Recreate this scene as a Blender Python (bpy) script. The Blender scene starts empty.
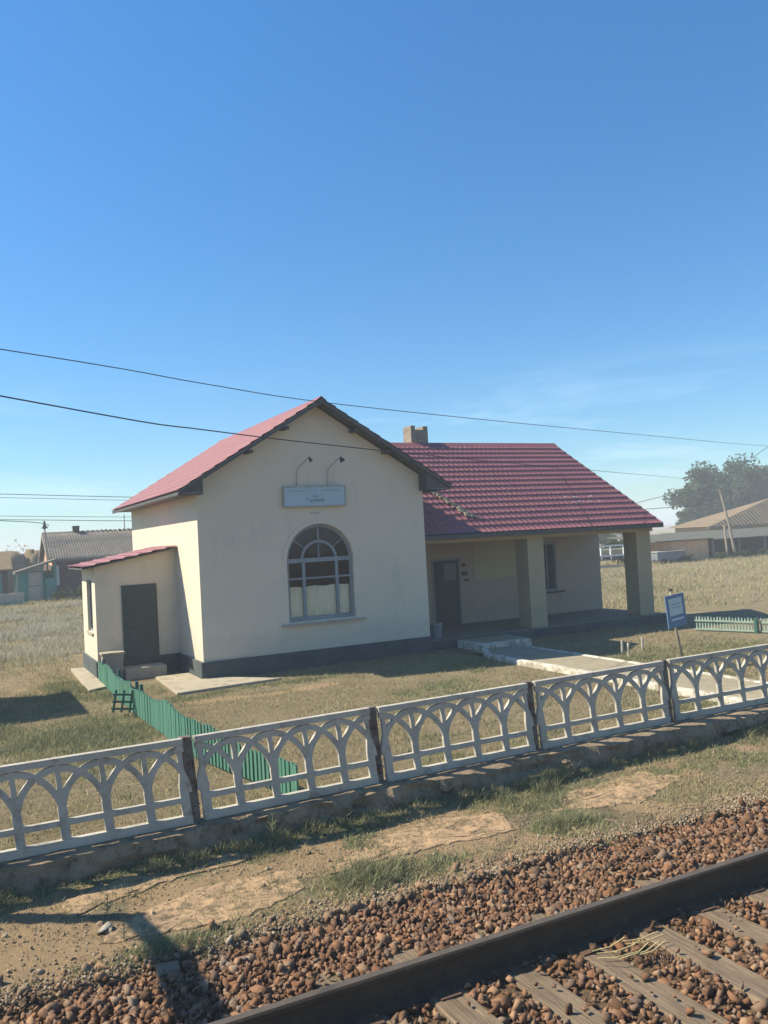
import bpy, bmesh, math, random
import numpy as np
from mathutils import Vector, Matrix
from mathutils.geometry import tessellate_polygon
random.seed(7); R=np.random.RandomState(11)
sc=bpy.context.scene; COL=sc.collection
rad=math.radians

# ------------------------------------------------------------------ materials
def srgb(r,g,b):
    f=lambda c:(c/12.92 if c<=.04045 else ((c+.055)/1.055)**2.4)
    return (f(r/255),f(g/255),f(b/255),1)
def nmat(name):
    m=bpy.data.materials.new(name); m.use_nodes=True
    nt=m.node_tree; b=nt.nodes['Principled BSDF']; return m,nt,b
def N(nt,t,**k):
    n=nt.nodes.new(t)
    for a,v in k.items(): setattr(n,a,v)
    return n
def L(nt,a,b): nt.links.new(a,b)
def noise(nt,co,scale,detail=4,rough=.6,dist=0):
    n=N(nt,'ShaderNodeTexNoise'); n.inputs['Scale'].default_value=scale; n.inputs['Detail'].default_value=detail
    n.inputs['Roughness'].default_value=rough; n.inputs['Distortion'].default_value=dist
    L(nt,co,n.inputs['Vector']); return n.outputs['Fac']
def ramp(nt,fac,a,b,c0=(0,0,0,1),c1=(1,1,1,1)):
    r=N(nt,'ShaderNodeValToRGB'); r.color_ramp.elements[0].position=a; r.color_ramp.elements[1].position=b
    r.color_ramp.elements[0].color=c0; r.color_ramp.elements[1].color=c1; L(nt,fac,r.inputs['Fac']); return r.outputs['Color']
def mix(nt,fac,a,b):
    m=N(nt,'ShaderNodeMix',data_type='RGBA')
    for s,v in ((m.inputs[0],fac),(m.inputs[6],a),(m.inputs[7],b)):
        if hasattr(v,'links'): L(nt,v,s)
        else: s.default_value=v
    return m.outputs[2]
def wco(nt,scale=None):
    g=N(nt,'ShaderNodeNewGeometry').outputs['Position']
    if scale:
        mp=N(nt,'ShaderNodeMapping'); mp.inputs['Scale'].default_value=scale; L(nt,g,mp.inputs['Vector']); return mp.outputs['Vector']
    return g
def bump(nt,b,fac,strength,dist=.01):
    n=N(nt,'ShaderNodeBump'); n.inputs['Strength'].default_value=strength; n.inputs['Distance'].default_value=dist
    L(nt,fac,n.inputs['Height']); L(nt,n.outputs['Normal'],b.inputs['Normal'])
def stuffm(name,c1,c2,scale=3,rough=.85,c3=None,s3=20,t3=(.55,.7),bmp=.3,bs=60,stretch=None,metal=0,spec=.3,bd=.01):
    """two-tone noise colour + optional third colour in blotches + fine bump"""
    m,nt,b=nmat(name); co=wco(nt,stretch)
    c=mix(nt,ramp(nt,noise(nt,co,scale,5),.32,.68),c1,c2)
    if c3: c=mix(nt,ramp(nt,noise(nt,co,s3,6,.7),*t3),c,c3)
    L(nt,c,b.inputs['Base Color']); b.inputs['Roughness'].default_value=rough; b.inputs['Metallic'].default_value=metal
    b.inputs['Specular IOR Level'].default_value=spec
    if bmp: bump(nt,b,noise(nt,co,bs,4,.7),bmp,bd)
    return m
def islandm(name,cols,rough=.9,trans=0,bmp=0):
    m,nt,b=nmat(name); g=N(nt,'ShaderNodeNewGeometry')
    r=N(nt,'ShaderNodeValToRGB'); e=r.color_ramp.elements
    e[0].color=cols[0]; e[1].color=cols[-1]
    for i,c in enumerate(cols[1:-1]): x=e.new((i+1)/(len(cols)-1)); x.color=c
    L(nt,g.outputs['Random Per Island'],r.inputs['Fac']); L(nt,r.outputs['Color'],b.inputs['Base Color'])
    b.inputs['Roughness'].default_value=rough; b.inputs['Specular IOR Level'].default_value=.2
    if bmp: bump(nt,b,noise(nt,g.outputs['Position'],90,3,.7),bmp,.006)
    if trans:
        o=nt.nodes['Material Output']; t=N(nt,'ShaderNodeBsdfTranslucent'); L(nt,r.outputs['Color'],t.inputs['Color'])
        mx=N(nt,'ShaderNodeMixShader'); mx.inputs[0].default_value=trans
        L(nt,b.outputs[0],mx.inputs[1]); L(nt,t.outputs[0],mx.inputs[2]); L(nt,mx.outputs[0],o.inputs['Surface'])
    return m
c=lambda r,g,b:(r,g,b,1)
M={}
def plaster(name,c1,c2,stain,ts=(.58,.8)):
    m,nt,b=nmat(name); co=wco(nt); cs=wco(nt,(1.0,1.0,.5))
    col=mix(nt,ramp(nt,noise(nt,co,.7,5),.3,.7),c1,c2)
    col=mix(nt,ramp(nt,noise(nt,cs,1.6,6,.65),*ts),col,stain)
    # splash zone of dirt near the ground (a real stain with ragged edge)
    sp=N(nt,'ShaderNodeSeparateXYZ'); L(nt,N(nt,'ShaderNodeNewGeometry').outputs['Position'],sp.inputs[0])
    ad=N(nt,'ShaderNodeMath',operation='MULTIPLY_ADD'); L(nt,noise(nt,co,3,5),ad.inputs[0]); ad.inputs[1].default_value=-1.5; L(nt,sp.outputs['Z'],ad.inputs[2])
    col=mix(nt,ramp(nt,ad.outputs[0],.0,.35,c(.35,.35,.35),c(0,0,0)),col,stain)
    L(nt,col,b.inputs['Base Color']); b.inputs['Roughness'].default_value=.92; b.inputs['Specular IOR Level'].default_value=.15
    bump(nt,b,noise(nt,co,9,8,.75),.45,.03); return m
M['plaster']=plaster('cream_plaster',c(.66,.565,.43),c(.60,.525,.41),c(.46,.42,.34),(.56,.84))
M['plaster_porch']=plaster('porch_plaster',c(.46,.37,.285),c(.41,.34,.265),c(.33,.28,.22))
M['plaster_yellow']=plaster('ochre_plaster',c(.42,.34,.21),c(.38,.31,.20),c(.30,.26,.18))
M['plaster_patch']=plaster('yellow_patch',c(.50,.44,.27),c(.46,.41,.27),c(.42,.37,.26))
M['plinth']=stuffm('plinth_paint',c(.05,.065,.068),c(.08,.095,.095),2,.8,c(.15,.15,.13),6,(.6,.75))
M['concrete']=stuffm('concrete',c(.34,.30,.24),c(.42,.37,.29),1.5,.95,c(.22,.20,.16),5,(.55,.75),.5,40)
M['straw']=stuffm('straw',c(.55,.45,.22),c(.45,.36,.16),8,.8,bmp=0)
M['floor']=stuffm('porch_cement',c(.17,.165,.13),c(.22,.205,.165),2,.95,c(.12,.12,.09),5,(.5,.7),.4,40)
M['slab']=stuffm('slab_concrete',c(.33,.285,.20),c(.40,.35,.26),1.5,.95,c(.22,.18,.12),3,(.52,.66),.5,40)
M['kerbwhite']=stuffm('whitewash',c(.55,.52,.43),c(.46,.43,.35),2,.9,c(.27,.23,.16),4,(.46,.62),.4,40)
M['pathtop']=stuffm('path_asphalt',c(.33,.28,.185),c(.25,.215,.15),3,.95,c(.17,.16,.12),9,(.5,.75),.5,60)
M['door']=stuffm('door_paint',c(.04,.058,.055),c(.055,.072,.068),2,.45,bmp=.1)
M['metal_dark']=stuffm('dark_metal',c(.06,.06,.06),c(.10,.09,.08),8,.6,metal=.3)
M['fascia']=stuffm('fascia_wood',c(.07,.075,.075),c(.11,.105,.10),5,.85,stretch=(1,1,1))
M['soffit']=stuffm('soffit_wood',c(.16,.16,.16),c(.22,.21,.2),5,.85)
M['frame']=stuffm('frame_paint',c(.19,.215,.225),c(.26,.285,.29),6,.6,c(.2,.2,.2),15,(.6,.75))
M['inside']=stuffm('room_paint',c(.05,.065,.075),c(.07,.085,.09),1)
M['curtain']=stuffm('curtain_cloth',c(.88,.84,.68),c(.76,.70,.50),5,.9,c(.92,.90,.76),3,(.4,.6),.3,12,(3,1,.6))
def roofm(name,base,dark,fade):
    m,nt,b=nmat(name); co=wco(nt)
    col=mix(nt,ramp(nt,noise(nt,co,.8,6,.6),.3,.7),base,dark)
    col=mix(nt,ramp(nt,noise(nt,wco(nt,(3,.6,1)),2.2,6,.7),.55,.8),col,fade)
    L(nt,col,b.inputs['Base Color']); b.inputs['Roughness'].default_value=.55; b.inputs['Specular IOR Level'].default_value=.35
    bump(nt,b,noise(nt,co,45,3,.6),.08,.01); return m
M['roof']=roofm('roof_red_tile',c(.255,.098,.105),c(.21,.082,.09),c(.31,.155,.155))
M['roofflake']=stuffm('bare_zinc',c(.6,.58,.55),c(.5,.5,.48),8)
M['debris']=stuffm('mortar_debris',c(.38,.33,.24),c(.5,.44,.33),12,.95,c(.16,.13,.10),20,(.45,.55),.6,30)
M['chimney']=stuffm('chimney_brick',c(.30,.24,.18),c(.22,.19,.16),3,.95,c(.14,.12,.1),8,(.5,.7),.5,30)
def glassm(name,col,rough=.05,alpha=.0):
    m,nt,b=nmat(name); b.inputs['Base Color'].default_value=col; b.inputs['Roughness'].default_value=rough
    g=N(nt,'ShaderNodeBsdfTransparent'); g.inputs[0].default_value=c(.95,.96,.94); gl=N(nt,'ShaderNodeBsdfGlossy'); gl.inputs['Roughness'].default_value=rough
    gl.inputs[0].default_value=c(.75,.8,.85)
    fr=N(nt,'ShaderNodeFresnel'); fr.inputs[0].default_value=1.5; mx=N(nt,'ShaderNodeMixShader')
    wv=N(nt,'ShaderNodeNewGeometry'); bump_=N(nt,'ShaderNodeBump'); bump_.inputs['Strength'].default_value=.15; bump_.inputs['Distance'].default_value=.02
    L(nt,noise(nt,wv.outputs['Position'],2,2),bump_.inputs['Height']); L(nt,bump_.outputs[0],gl.inputs['Normal'])
    L(nt,fr.outputs[0],mx.inputs[0]); L(nt,g.outputs[0],mx.inputs[1]); L(nt,gl.outputs[0],mx.inputs[2])
    L(nt,mx.outputs[0],nt.nodes['Material Output'].inputs['Surface']); return m
M['glass']=glassm('window_glass',c(.05,.06,.07))
M['pane_dark']=stuffm('dark_pane',c(.03,.04,.045),c(.05,.06,.065),2,.15,bmp=0,spec=.5)
M['signwhite']=stuffm('sign_white',c(.40,.50,.53),c(.35,.45,.48),2,.6,bmp=.05)
M['signink']=stuffm('sign_ink',c(.18,.25,.32),c(.24,.30,.36),6,.7,bmp=0)
M['signinkpale']=stuffm('sign_ink_pale',c(.36,.45,.5),c(.42,.5,.55),6,.7,bmp=0)
M['signframe']=stuffm('sign_frame',c(.30,.30,.28),c(.4,.38,.34),6,.7,bmp=0)
M['fence']=stuffm('fence_paint',c(.47,.435,.36),c(.38,.35,.285),2.5,.9,c(.25,.21,.155),6,(.52,.72),.5,35)
M['fencepost']=stuffm('post_concrete',c(.12,.10,.08),c(.20,.165,.13),5,.95,c(.08,.05,.04),9,(.5,.62),.6,30)
M['kerb']=stuffm('rough_kerb',c(.20,.15,.095),c(.31,.23,.145),3,.97,c(.11,.085,.055),9,(.5,.65),.9,25,bd=.02)
M['green']=stuffm('green_planks',c(.045,.15,.105),c(.06,.18,.125),3,.85,c(.10,.17,.12),7,(.5,.7),.3,30,(6,6,.6))
M['greendark']=stuffm('dark_green_wood',c(.03,.10,.08),c(.045,.13,.10),5,.8)
M['palegreen']=stuffm('pale_green_paint',c(.25,.33,.26),c(.30,.38,.30),5,.8)
M['rail']=stuffm('rail_steel',c(.06,.043,.028),c(.085,.058,.035),5,.75,c(.12,.075,.045),14,(.55,.7),.4,60,metal=.2)
M['railtop']=stuffm('rail_running_band',c(.085,.07,.055),c(.11,.09,.07),8,.6,metal=.2,bmp=.1)
M['plate']=stuffm('rusty_plate',c(.09,.055,.035),c(.14,.08,.05),12,.8)
def woodm():
    m,nt,b=nmat('sleeper_wood'); tc=N(nt,'ShaderNodeTexCoord'); oi=N(nt,'ShaderNodeObjectInfo')
    mp=N(nt,'ShaderNodeMapping'); mp.inputs['Scale'].default_value=(14,.8,8); L(nt,tc.outputs['Object'],mp.inputs['Vector'])
    cb=N(nt,'ShaderNodeCombineXYZ'); mu=N(nt,'ShaderNodeMath',operation='MULTIPLY'); mu.inputs[1].default_value=37; L(nt,oi.outputs['Random'],mu.inputs[0])
    L(nt,mu.outputs[0],cb.inputs[1]); L(nt,cb.outputs[0],mp.inputs['Location'])
    n=noise(nt,mp.outputs['Vector'],3,8,.75,.6)
    col=mix(nt,ramp(nt,n,.35,.65),c(.09,.062,.038),c(.26,.19,.115))
    col=mix(nt,ramp(nt,noise(nt,wco(nt),2.5,5),.55,.75),col,c(.13,.09,.06))
    L(nt,col,b.inputs['Base Color']); b.inputs['Roughness'].default_value=.9; bump(nt,b,n,.8,.02); return m
M['sleeper']=woodm()
M['stone']=islandm('ballast_rock',[c(.07,.042,.027),c(.19,.095,.048),c(.12,.065,.036),c(.24,.125,.065),c(.13,.09,.065),c(.31,.19,.11),c(.16,.08,.042),c(.09,.055,.035),c(.20,.105,.055),c(.21,.16,.115),c(.11,.06,.035)],.95,bmp=.25)
M['gravel']=islandm('grey_gravel',[c(.22,.165,.105),c(.28,.21,.14),c(.18,.125,.08),c(.34,.28,.20),c(.25,.18,.115)],.95)
M['chunk']=islandm('asphalt_chunk',[c(.13,.09,.055),c(.22,.145,.085),c(.28,.165,.09),c(.16,.115,.075),c(.23,.17,.11)],.95,bmp=.5)
M['drygrass']=islandm('dry_grass_blade',[c(.42,.34,.18),c(.33,.28,.145),c(.48,.39,.21),c(.27,.26,.13),c(.38,.33,.17)],.9,.25)
M['greengrass']=islandm('green_grass_blade',[c(.19,.205,.11),c(.26,.26,.145),c(.17,.19,.10),c(.31,.285,.16),c(.23,.235,.125)],.9,.25)
M['sage']=islandm('sage_blade',[c(.40,.38,.30),c(.48,.45,.35),c(.32,.32,.24),c(.44,.40,.29),c(.52,.48,.37)],.9,.35)
M['leaf']=islandm('tree_leaf',[c(.035,.065,.022),c(.06,.095,.035),c(.045,.08,.03),c(.085,.115,.04)],.8,.3)
M['bark']=stuffm('bark',c(.10,.08,.06),c(.16,.13,.10),6,.95)
M['slate']=stuffm('asbestos_slate',c(.125,.11,.09),c(.18,.16,.13),1.5,.95,c(.13,.12,.11),4,(.5,.7))
M['slatetan']=stuffm('tan_slate',c(.36,.31,.22),c(.43,.37,.26),1.5,.95,c(.26,.23,.18),4,(.5,.7))
def brickm(name,a,b_,mort,scale=4):
    m,nt,b=nmat(name); tc=N(nt,'ShaderNodeTexCoord'); mp=N(nt,'ShaderNodeMapping'); mp.inputs['Rotation'].default_value=(rad(90),0,0)
    L(nt,tc.outputs['Object'],mp.inputs['Vector'])
    t=N(nt,'ShaderNodeTexBrick'); t.inputs['Scale'].default_value=scale; t.inputs['Color1'].default_value=a; t.inputs['Color2'].default_value=b_; t.inputs['Mortar'].default_value=mort
    t.inputs['Mortar Size'].default_value=.02; L(nt,mp.outputs['Vector'],t.inputs['Vector'])
    col=mix(nt,ramp(nt,noise(nt,wco(nt),1.2,5),.4,.65),t.outputs['Color'],mort)
    L(nt,col,b.inputs['Base Color']); b.inputs['Roughness'].default_value=.95; return m
M['brickdark']=brickm('dark_red_brick',c(.12,.05,.04),c(.09,.042,.035),c(.11,.08,.065))
M['bricktan']=brickm('tan_brick',c(.74,.36,.17),c(.66,.33,.17),c(.72,.46,.26))
M['teal']=stuffm('teal_paint',c(.05,.20,.18),c(.07,.26,.23),4,.7)
M['palepanel']=stuffm('pale_board',c(.36,.34,.28),c(.30,.28,.24),3,.9)
M['darkwood']=stuffm('dark_wood',c(.05,.045,.04),c(.08,.07,.06),4,.95)
M['hay']=stuffm('old_hay',c(.17,.13,.075),c(.24,.18,.10),3,.98,bmp=.8,bs=20,bd=.05)
M['paleroof']=stuffm('pale_shed_roof',c(.12,.115,.085),c(.08,.085,.065),2,.95)
M['pole']=stuffm('pole_wood',c(.25,.21,.16),c(.33,.28,.21),5,.95,stretch=(4,4,.5))
M['white']=stuffm('white_paint',c(.7,.7,.66),c(.6,.6,.57),5,.7)
M['truck']=stuffm('grey_paint',c(.14,.17,.18),c(.19,.21,.22),3,.6)
M['tyre']=stuffm('rubber',c(.03,.03,.03),c(.05,.045,.04),8,.9)
M['blue']=stuffm('sign_blue',c(.09,.165,.27),c(.105,.19,.30),4,.6,bmp=.05)
M['signpanel']=stuffm('sign_panel',c(.36,.47,.48),c(.42,.52,.52),5,.6,bmp=0)
M['wire']=stuffm('cable',c(.04,.04,.045),c(.05,.05,.05),3,.6,bmp=0)
M['box']=stuffm('cabinet_board',c(.27,.24,.20),c(.33,.29,.24),3,.85)

# ------------------------------------------------------------------ helpers
def mesh_obj(name,verts,faces,mat,parent=None,smooth=False):
    me=bpy.data.meshes.new(name); me.from_pydata([tuple(v) for v in verts],[],faces); me.update()
    me.materials.append(mat)
    if smooth: me.polygons.foreach_set('use_smooth',[True]*len(me.polygons))
    o=bpy.data.objects.new(name,me); COL.objects.link(o)
    if parent: o.parent=parent; o.matrix_parent_inverse=parent.matrix_basis.inverted()
    return o
def np_mesh(name,V,F,mat,parent=None,smooth=False):
    V=np.asarray(V,np.float32); F=np.asarray(F,np.int32); k=F.shape[1]
    me=bpy.data.meshes.new(name); me.vertices.add(len(V)); me.vertices.foreach_set('co',V.ravel())
    me.loops.add(F.size); me.loops.foreach_set('vertex_index',F.ravel())
    me.polygons.add(len(F)); me.polygons.foreach_set('loop_start',np.arange(0,F.size,k,dtype=np.int32))
    me.polygons.foreach_set('loop_total',np.full(len(F),k,np.int32))
    if smooth: me.polygons.foreach_set('use_smooth',np.ones(len(F),bool))
    me.update(calc_edges=True); me.validate(); me.materials.append(mat)
    o=bpy.data.objects.new(name,me); COL.objects.link(o)
    if parent: o.parent=parent; o.matrix_parent_inverse=parent.matrix_basis.inverted()
    return o
class MB:
    def __init__(s): s.v=[]; s.f=[]
    def add(s,v,f):
        n=len(s.v); s.v+=[tuple(p) for p in v]; s.f+=[tuple(i+n for i in q) for q in f]; return s
    def box(s,x0,x1,y0,y1,z0,z1,m=None):
        v=[(x,y,z) for z in(z0,z1) for y in(y0,y1) for x in(x0,x1)]
        if m: v=[m@Vector(p) for p in v]
        return s.add(v,[(0,2,3,1),(4,5,7,6),(0,1,5,4),(2,6,7,3),(0,4,6,2),(1,3,7,5)])
    def prism(s,pts,axis,a,b,m=None):
        """polygon pts (2D) extruded along axis from a to b"""
        def P(p,t): return {'x':(t,p[0],p[1]),'y':(p[0],t,p[1]),'z':(p[0],p[1],t)}[axis]
        n=len(pts); v=[P(p,a) for p in pts]+[P(p,b) for p in pts]
        if m: v=[m@Vector(p) for p in v]
        f=[tuple(range(n)),tuple(range(2*n-1,n-1,-1))]+[(i,(i+1)%n+0,(i+1)%n+n,i+n) for i in range(n)]
        return s.add(v,f)
    def tube(s,path,r,n=8,cap=True,r1=None):
        path=[Vector(p) for p in path]; base=len(s.v); k=len(path)
        for i,p in enumerate(path):
            d=(path[min(i+1,k-1)]-path[max(i-1,0)]).normalized()
            a=d.orthogonal().normalized() if i==0 else (a-d*a.dot(d)).normalized()
            b=d.cross(a); rr=r if r1 is None else r+(r1-r)*i/(k-1)
            for j in range(n):
                t=2*math.pi*j/n; s.v.append(tuple(p+(a*math.cos(t)+b*math.sin(t))*rr))
        for i in range(k-1):
            for j in range(n):
                s.f.append((base+i*n+j,base+i*n+(j+1)%n,base+(i+1)*n+(j+1)%n,base+(i+1)*n+j))
        if cap: s.f+= [tuple(base+j for j in range(n))[::-1],tuple(base+(k-1)*n+j for j in range(n))]
        return s
    def build(s,name,mat,parent=None,smooth=False,bevel=0):
        me=bpy.data.meshes.new(name); me.from_pydata(s.v,[],s.f)
        bm=bmesh.new(); bm.from_mesh(me); bmesh.ops.recalc_face_normals(bm,faces=bm.faces); bm.to_mesh(me); bm.free()
        me.materials.append(mat)
        if smooth: me.polygons.foreach_set('use_smooth',[True]*len(me.polygons))
        o=bpy.data.objects.new(name,me); COL.objects.link(o)
        if parent: o.parent=parent; o.matrix_parent_inverse=parent.matrix_basis.inverted()
        if bevel:
            b=o.modifiers.new('bevel','BEVEL'); b.width=bevel; b.segments=2; b.limit_method='ANGLE'
        return o
def tag(o,label=None,cat=None,group=None,kind=None):
    if label: o['label']=label
    if cat: o['category']=cat
    if group: o['group']=group
    if kind: o['kind']=kind
    return o
def thing(name,loc,label,cat,group=None):
    o=bpy.data.objects.new(name,None); COL.objects.link(o); o.location=loc; o.empty_display_size=.3
    o.matrix_basis=Matrix.Translation(loc); return tag(o,label,cat,group)
def copy_tree(o,parent=None):
    k=o.copy(); COL.objects.link(k); k.parent=parent
    if parent: k.matrix_parent_inverse=o.matrix_parent_inverse.copy()
    for ch in list(o.children): copy_tree(ch,k)
    return k
# vectorised value noise
_P=R.rand(256,256)
def vnoise(x,y,s=1.0,seed=0):
    x=np.asarray(x)*s+seed*17.3; y=np.asarray(y)*s+seed*9.1
    xi=np.floor(x).astype(int); yi=np.floor(y).astype(int); fx=x-xi; fy=y-yi; fx=fx*fx*(3-2*fx); fy=fy*fy*(3-2*fy)
    g=lambda a,b:_P[a%256,b%256]
    return (g(xi,yi)*(1-fx)+g(xi+1,yi)*fx)*(1-fy)+(g(xi,yi+1)*(1-fx)+g(xi+1,yi+1)*fx)*fy
def fbm(x,y,s,o=4,seed=0):
    r=0;a=.5;t=0
    for i in range(o): r=r+a*vnoise(x,y,s*2**i,seed+i*3);t+=a;a*=.55
    return r/t
def sm(a,b,x): t=np.clip((np.asarray(x,float)-a)/(b-a),0,1); return t*t*(3-2*t)

# ------------------------------------------------------------------ ground
def gz(x,y):
    x=np.asarray(x,float); y=np.asarray(y,float)
    z=(fbm(x,y,.35,3,1)-.5)*.10*sm(0,3,np.abs(y+10.2))
    inb=sm(-.9,-.1,y)*sm(-3.2,-2.4,x)*(1-sm(15,15.8,x))*(1-sm(8.5,9.3,y)); z=z*(1-inb)-.02*inb
    z=z*(1-.75*(y>-9.9)*(y<1)*(x>-2.5)*(x<9))
    z=z-.30*sm(13,18,x)*sm(-2,4,y)
    far=sm(60,200,np.hypot(x,y)); z=z*(1-far)-.3*far
    # platform strip and track bed
    plat=1-sm(-10.30,-10.12,y)
    zp=-.18+.03*sm(-11.1,-10.45,y)+(fbm(x,y,1.2,4,5)-.5)*.05+(fbm(x,y,6,3,9)-.5)*.045
    zp=zp-.07*(1-sm(-12.70,-12.60,y+.22*(fbm(x,y*.3,1.1,3,4)-.5)+.08*(fbm(x,y,5,2,14)-.5)+.05*sm(0,3,x)))-.03*(1-sm(-13.4,-12.9,y))
    return z*(1-plat)+zp*plat
def axis(a,b,st,ext):
    l=[a];  s=st
    xs=list(np.arange(a,b,st))
    hi=[b]; 
    while hi[-1]<ext: s*=1.13; hi.append(hi[-1]+s)
    s=st; lo=[a]
    while lo[-1]>-ext: s*=1.13; lo.append(lo[-1]-s)
    return np.array(sorted(set(np.round(lo[1:],4)))+list(xs)+hi)
ax=axis(-6,9,.06,900); ay=np.concatenate([axis(-16.8,-9.6,.055,900)])
ay=np.array([v for v in ay if v<-9.6]+list(np.arange(-9.6,9,.14))); 
s=.14; t=ay[-1]
ext=[]
while t<900: s*=1.09; t+=s; ext.append(t)
ay=np.concatenate([ay,ext])
X,Y=np.meshgrid(ax,ay); Z=gz(X,Y); nx,ny=len(ax),len(ay)
V=np.stack([X.ravel(),Y.ravel(),Z.ravel()],1)
i=np.arange(nx*ny).reshape(ny,nx); F=np.stack([i[:-1,:-1],i[:-1,1:],i[1:,1:],i[1:,:-1]],-1).reshape(-1,4)
# where which ground cover lies (fields of the place, not light)
def greenf(x,y):
    g=.06+np.clip((fbm(x,y,.45,4,21)-.50)*4,0,1)*.6
    def blob(cx,cy,rx,ry,a=1): return a*np.exp(-(((x-cx)/rx)**2+((y-cy)/ry)**2)**1.5)
    g=g+blob(-3.3,-4.3,1.5,1.4,.7)+blob(-2.95,1.8,.35,1.6,.9)+blob(1.3,-1.75,1.5,.25,.8)+blob(-.9,-2.0,.7,.35,.7)+blob(10.5,-4.8,2.5,1.2,.5)
    g=g+blob(-3.2,-6.6,1.0,.9,.5)
    # platform: weeds along kerb foot and along the ballast edge
    p=(y<-10.3)
    gp=1.0*np.exp(-((y+10.62+.12*np.sin(x*1.7))/.27)**2)*np.clip((fbm(x,y,.9,3,31)-.33)*5,0,1)+.22
    gp=gp-.12+np.clip((fbm(x,y,.8,4,37)-.49)*6,0,1)*.7*sm(-12.7,-12.3,y)
    gp=gp+blob(-1.3,-12.15,.75,.28,1.)+blob(.8,-11.95,.35,.2,1.)+blob(-3.6,-12.45,.5,.2,.9)+blob(2.6,-11.2,.8,.2,.7)
    g=np.where(p,gp,g)
    g=g*np.clip(.15+2.6*(fbm(x,y,1.9,4,27)-.27),0,1.15)
    return np.clip(g,0,1)
def baref(x,y):
    b=np.clip((fbm(x,y,.35,4,51)-.55)*5,0,1)*.25
    b=b+np.exp(-((y+2.68+.08*np.sin(x*2))/.14)**2)*sm(-1.2,-.6,x)*(1-sm(1.8,2.6,x))
    b=b+.35*np.exp(-(((x+.6)/.6)**2+((y+2.4)/.5)**2))
    p=(y<-10.3)
    bp=np.clip((fbm(x,y,.75,4,57)-.42)*7,0,1)
    bp=bp*(1-.9*greenf(x,y))
    return np.clip(np.where(p,bp,b),0,1)
ground=np_mesh('ground',V,F,None or M['concrete'],smooth=True)
me=ground.data
for nm,arr in (('green',greenf(V[:,0],V[:,1])),('bare',baref(V[:,0],V[:,1]))):
    a=me.attributes.new(nm,'FLOAT','POINT'); a.data.foreach_set('value',arr.astype(np.float32))
def groundm():
    m,nt,b=nmat('steppe_soil'); co=wco(nt)
    at=lambda n:(lambda q:(setattr(q,'attribute_name',n),q.outputs['Fac'])[1])(N(nt,'ShaderNodeAttribute'))
    base=mix(nt,ramp(nt,noise(nt,co,1.1,8,.7),.33,.67),c(.25,.20,.12),c(.35,.285,.175))
    base=mix(nt,ramp(nt,noise(nt,wco(nt,(.7,1.6,1)),3.2,7,.75),.50,.70),base,c(.165,.14,.08))
    base=mix(nt,ramp(nt,noise(nt,co,19,5,.8),.46,.66),base,c(.155,.125,.07))
    base=mix(nt,ramp(nt,noise(nt,co,34,4,.8),.60,.70),base,c(.40,.33,.23))
    ba=N(nt,'ShaderNodeMath',operation='MULTIPLY_ADD'); L(nt,noise(nt,co,5,6,.7),ba.inputs[0]); ba.inputs[1].default_value=1.2; L(nt,at('bare'),ba.inputs[2])
    base=mix(nt,ramp(nt,ba.outputs[0],.85,1.25),base,mix(nt,ramp(nt,noise(nt,co,22,6,.8),.35,.7),c(.44,.31,.18),c(.33,.235,.135)))
    ga=N(nt,'ShaderNodeMath',operation='MULTIPLY_ADD'); L(nt,noise(nt,co,9,6,.75),ga.inputs[0]); ga.inputs[1].default_value=1.3; L(nt,at('green'),ga.inputs[2])
    base=mix(nt,ramp(nt,ga.outputs[0],.9,1.7),base,c(.20,.195,.095))
    # track bed dark gravel
    sp=N(nt,'ShaderNodeSeparateXYZ'); L(nt,co,sp.inputs[0])
    ad=N(nt,'ShaderNodeMath',operation='MULTIPLY_ADD'); L(nt,noise(nt,co,1.3,5),ad.inputs[0]); ad.inputs[1].default_value=.7; L(nt,sp.outputs['Y'],ad.inputs[2])
    mr=N(nt,'ShaderNodeMapRange'); L(nt,ad.outputs[0],mr.inputs[0]); mr.inputs[1].default_value=-12.35; mr.inputs[2].default_value=-12.0; mr.inputs[3].default_value=1; mr.inputs[4].default_value=0
    base=mix(nt,mr.outputs[0],base,mix(nt,ramp(nt,noise(nt,co,40,4,.8),.4,.6),c(.13,.085,.05),c(.25,.17,.10)))
    L(nt,base,b.inputs['Base Color']); b.inputs['Roughness'].default_value=.97; b.inputs['Specular IOR Level'].default_value=.1
    ad2=N(nt,'ShaderNodeMath',operation='ADD'); L(nt,noise(nt,co,9,8,.8),ad2.inputs[0]); L(nt,noise(nt,co,70,4,.8),ad2.inputs[1])
    bump(nt,b,ad2.outputs[0],.9,.05); return m
me.materials.clear(); me.materials.append(groundm()); tag(ground,kind='structure')

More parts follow.
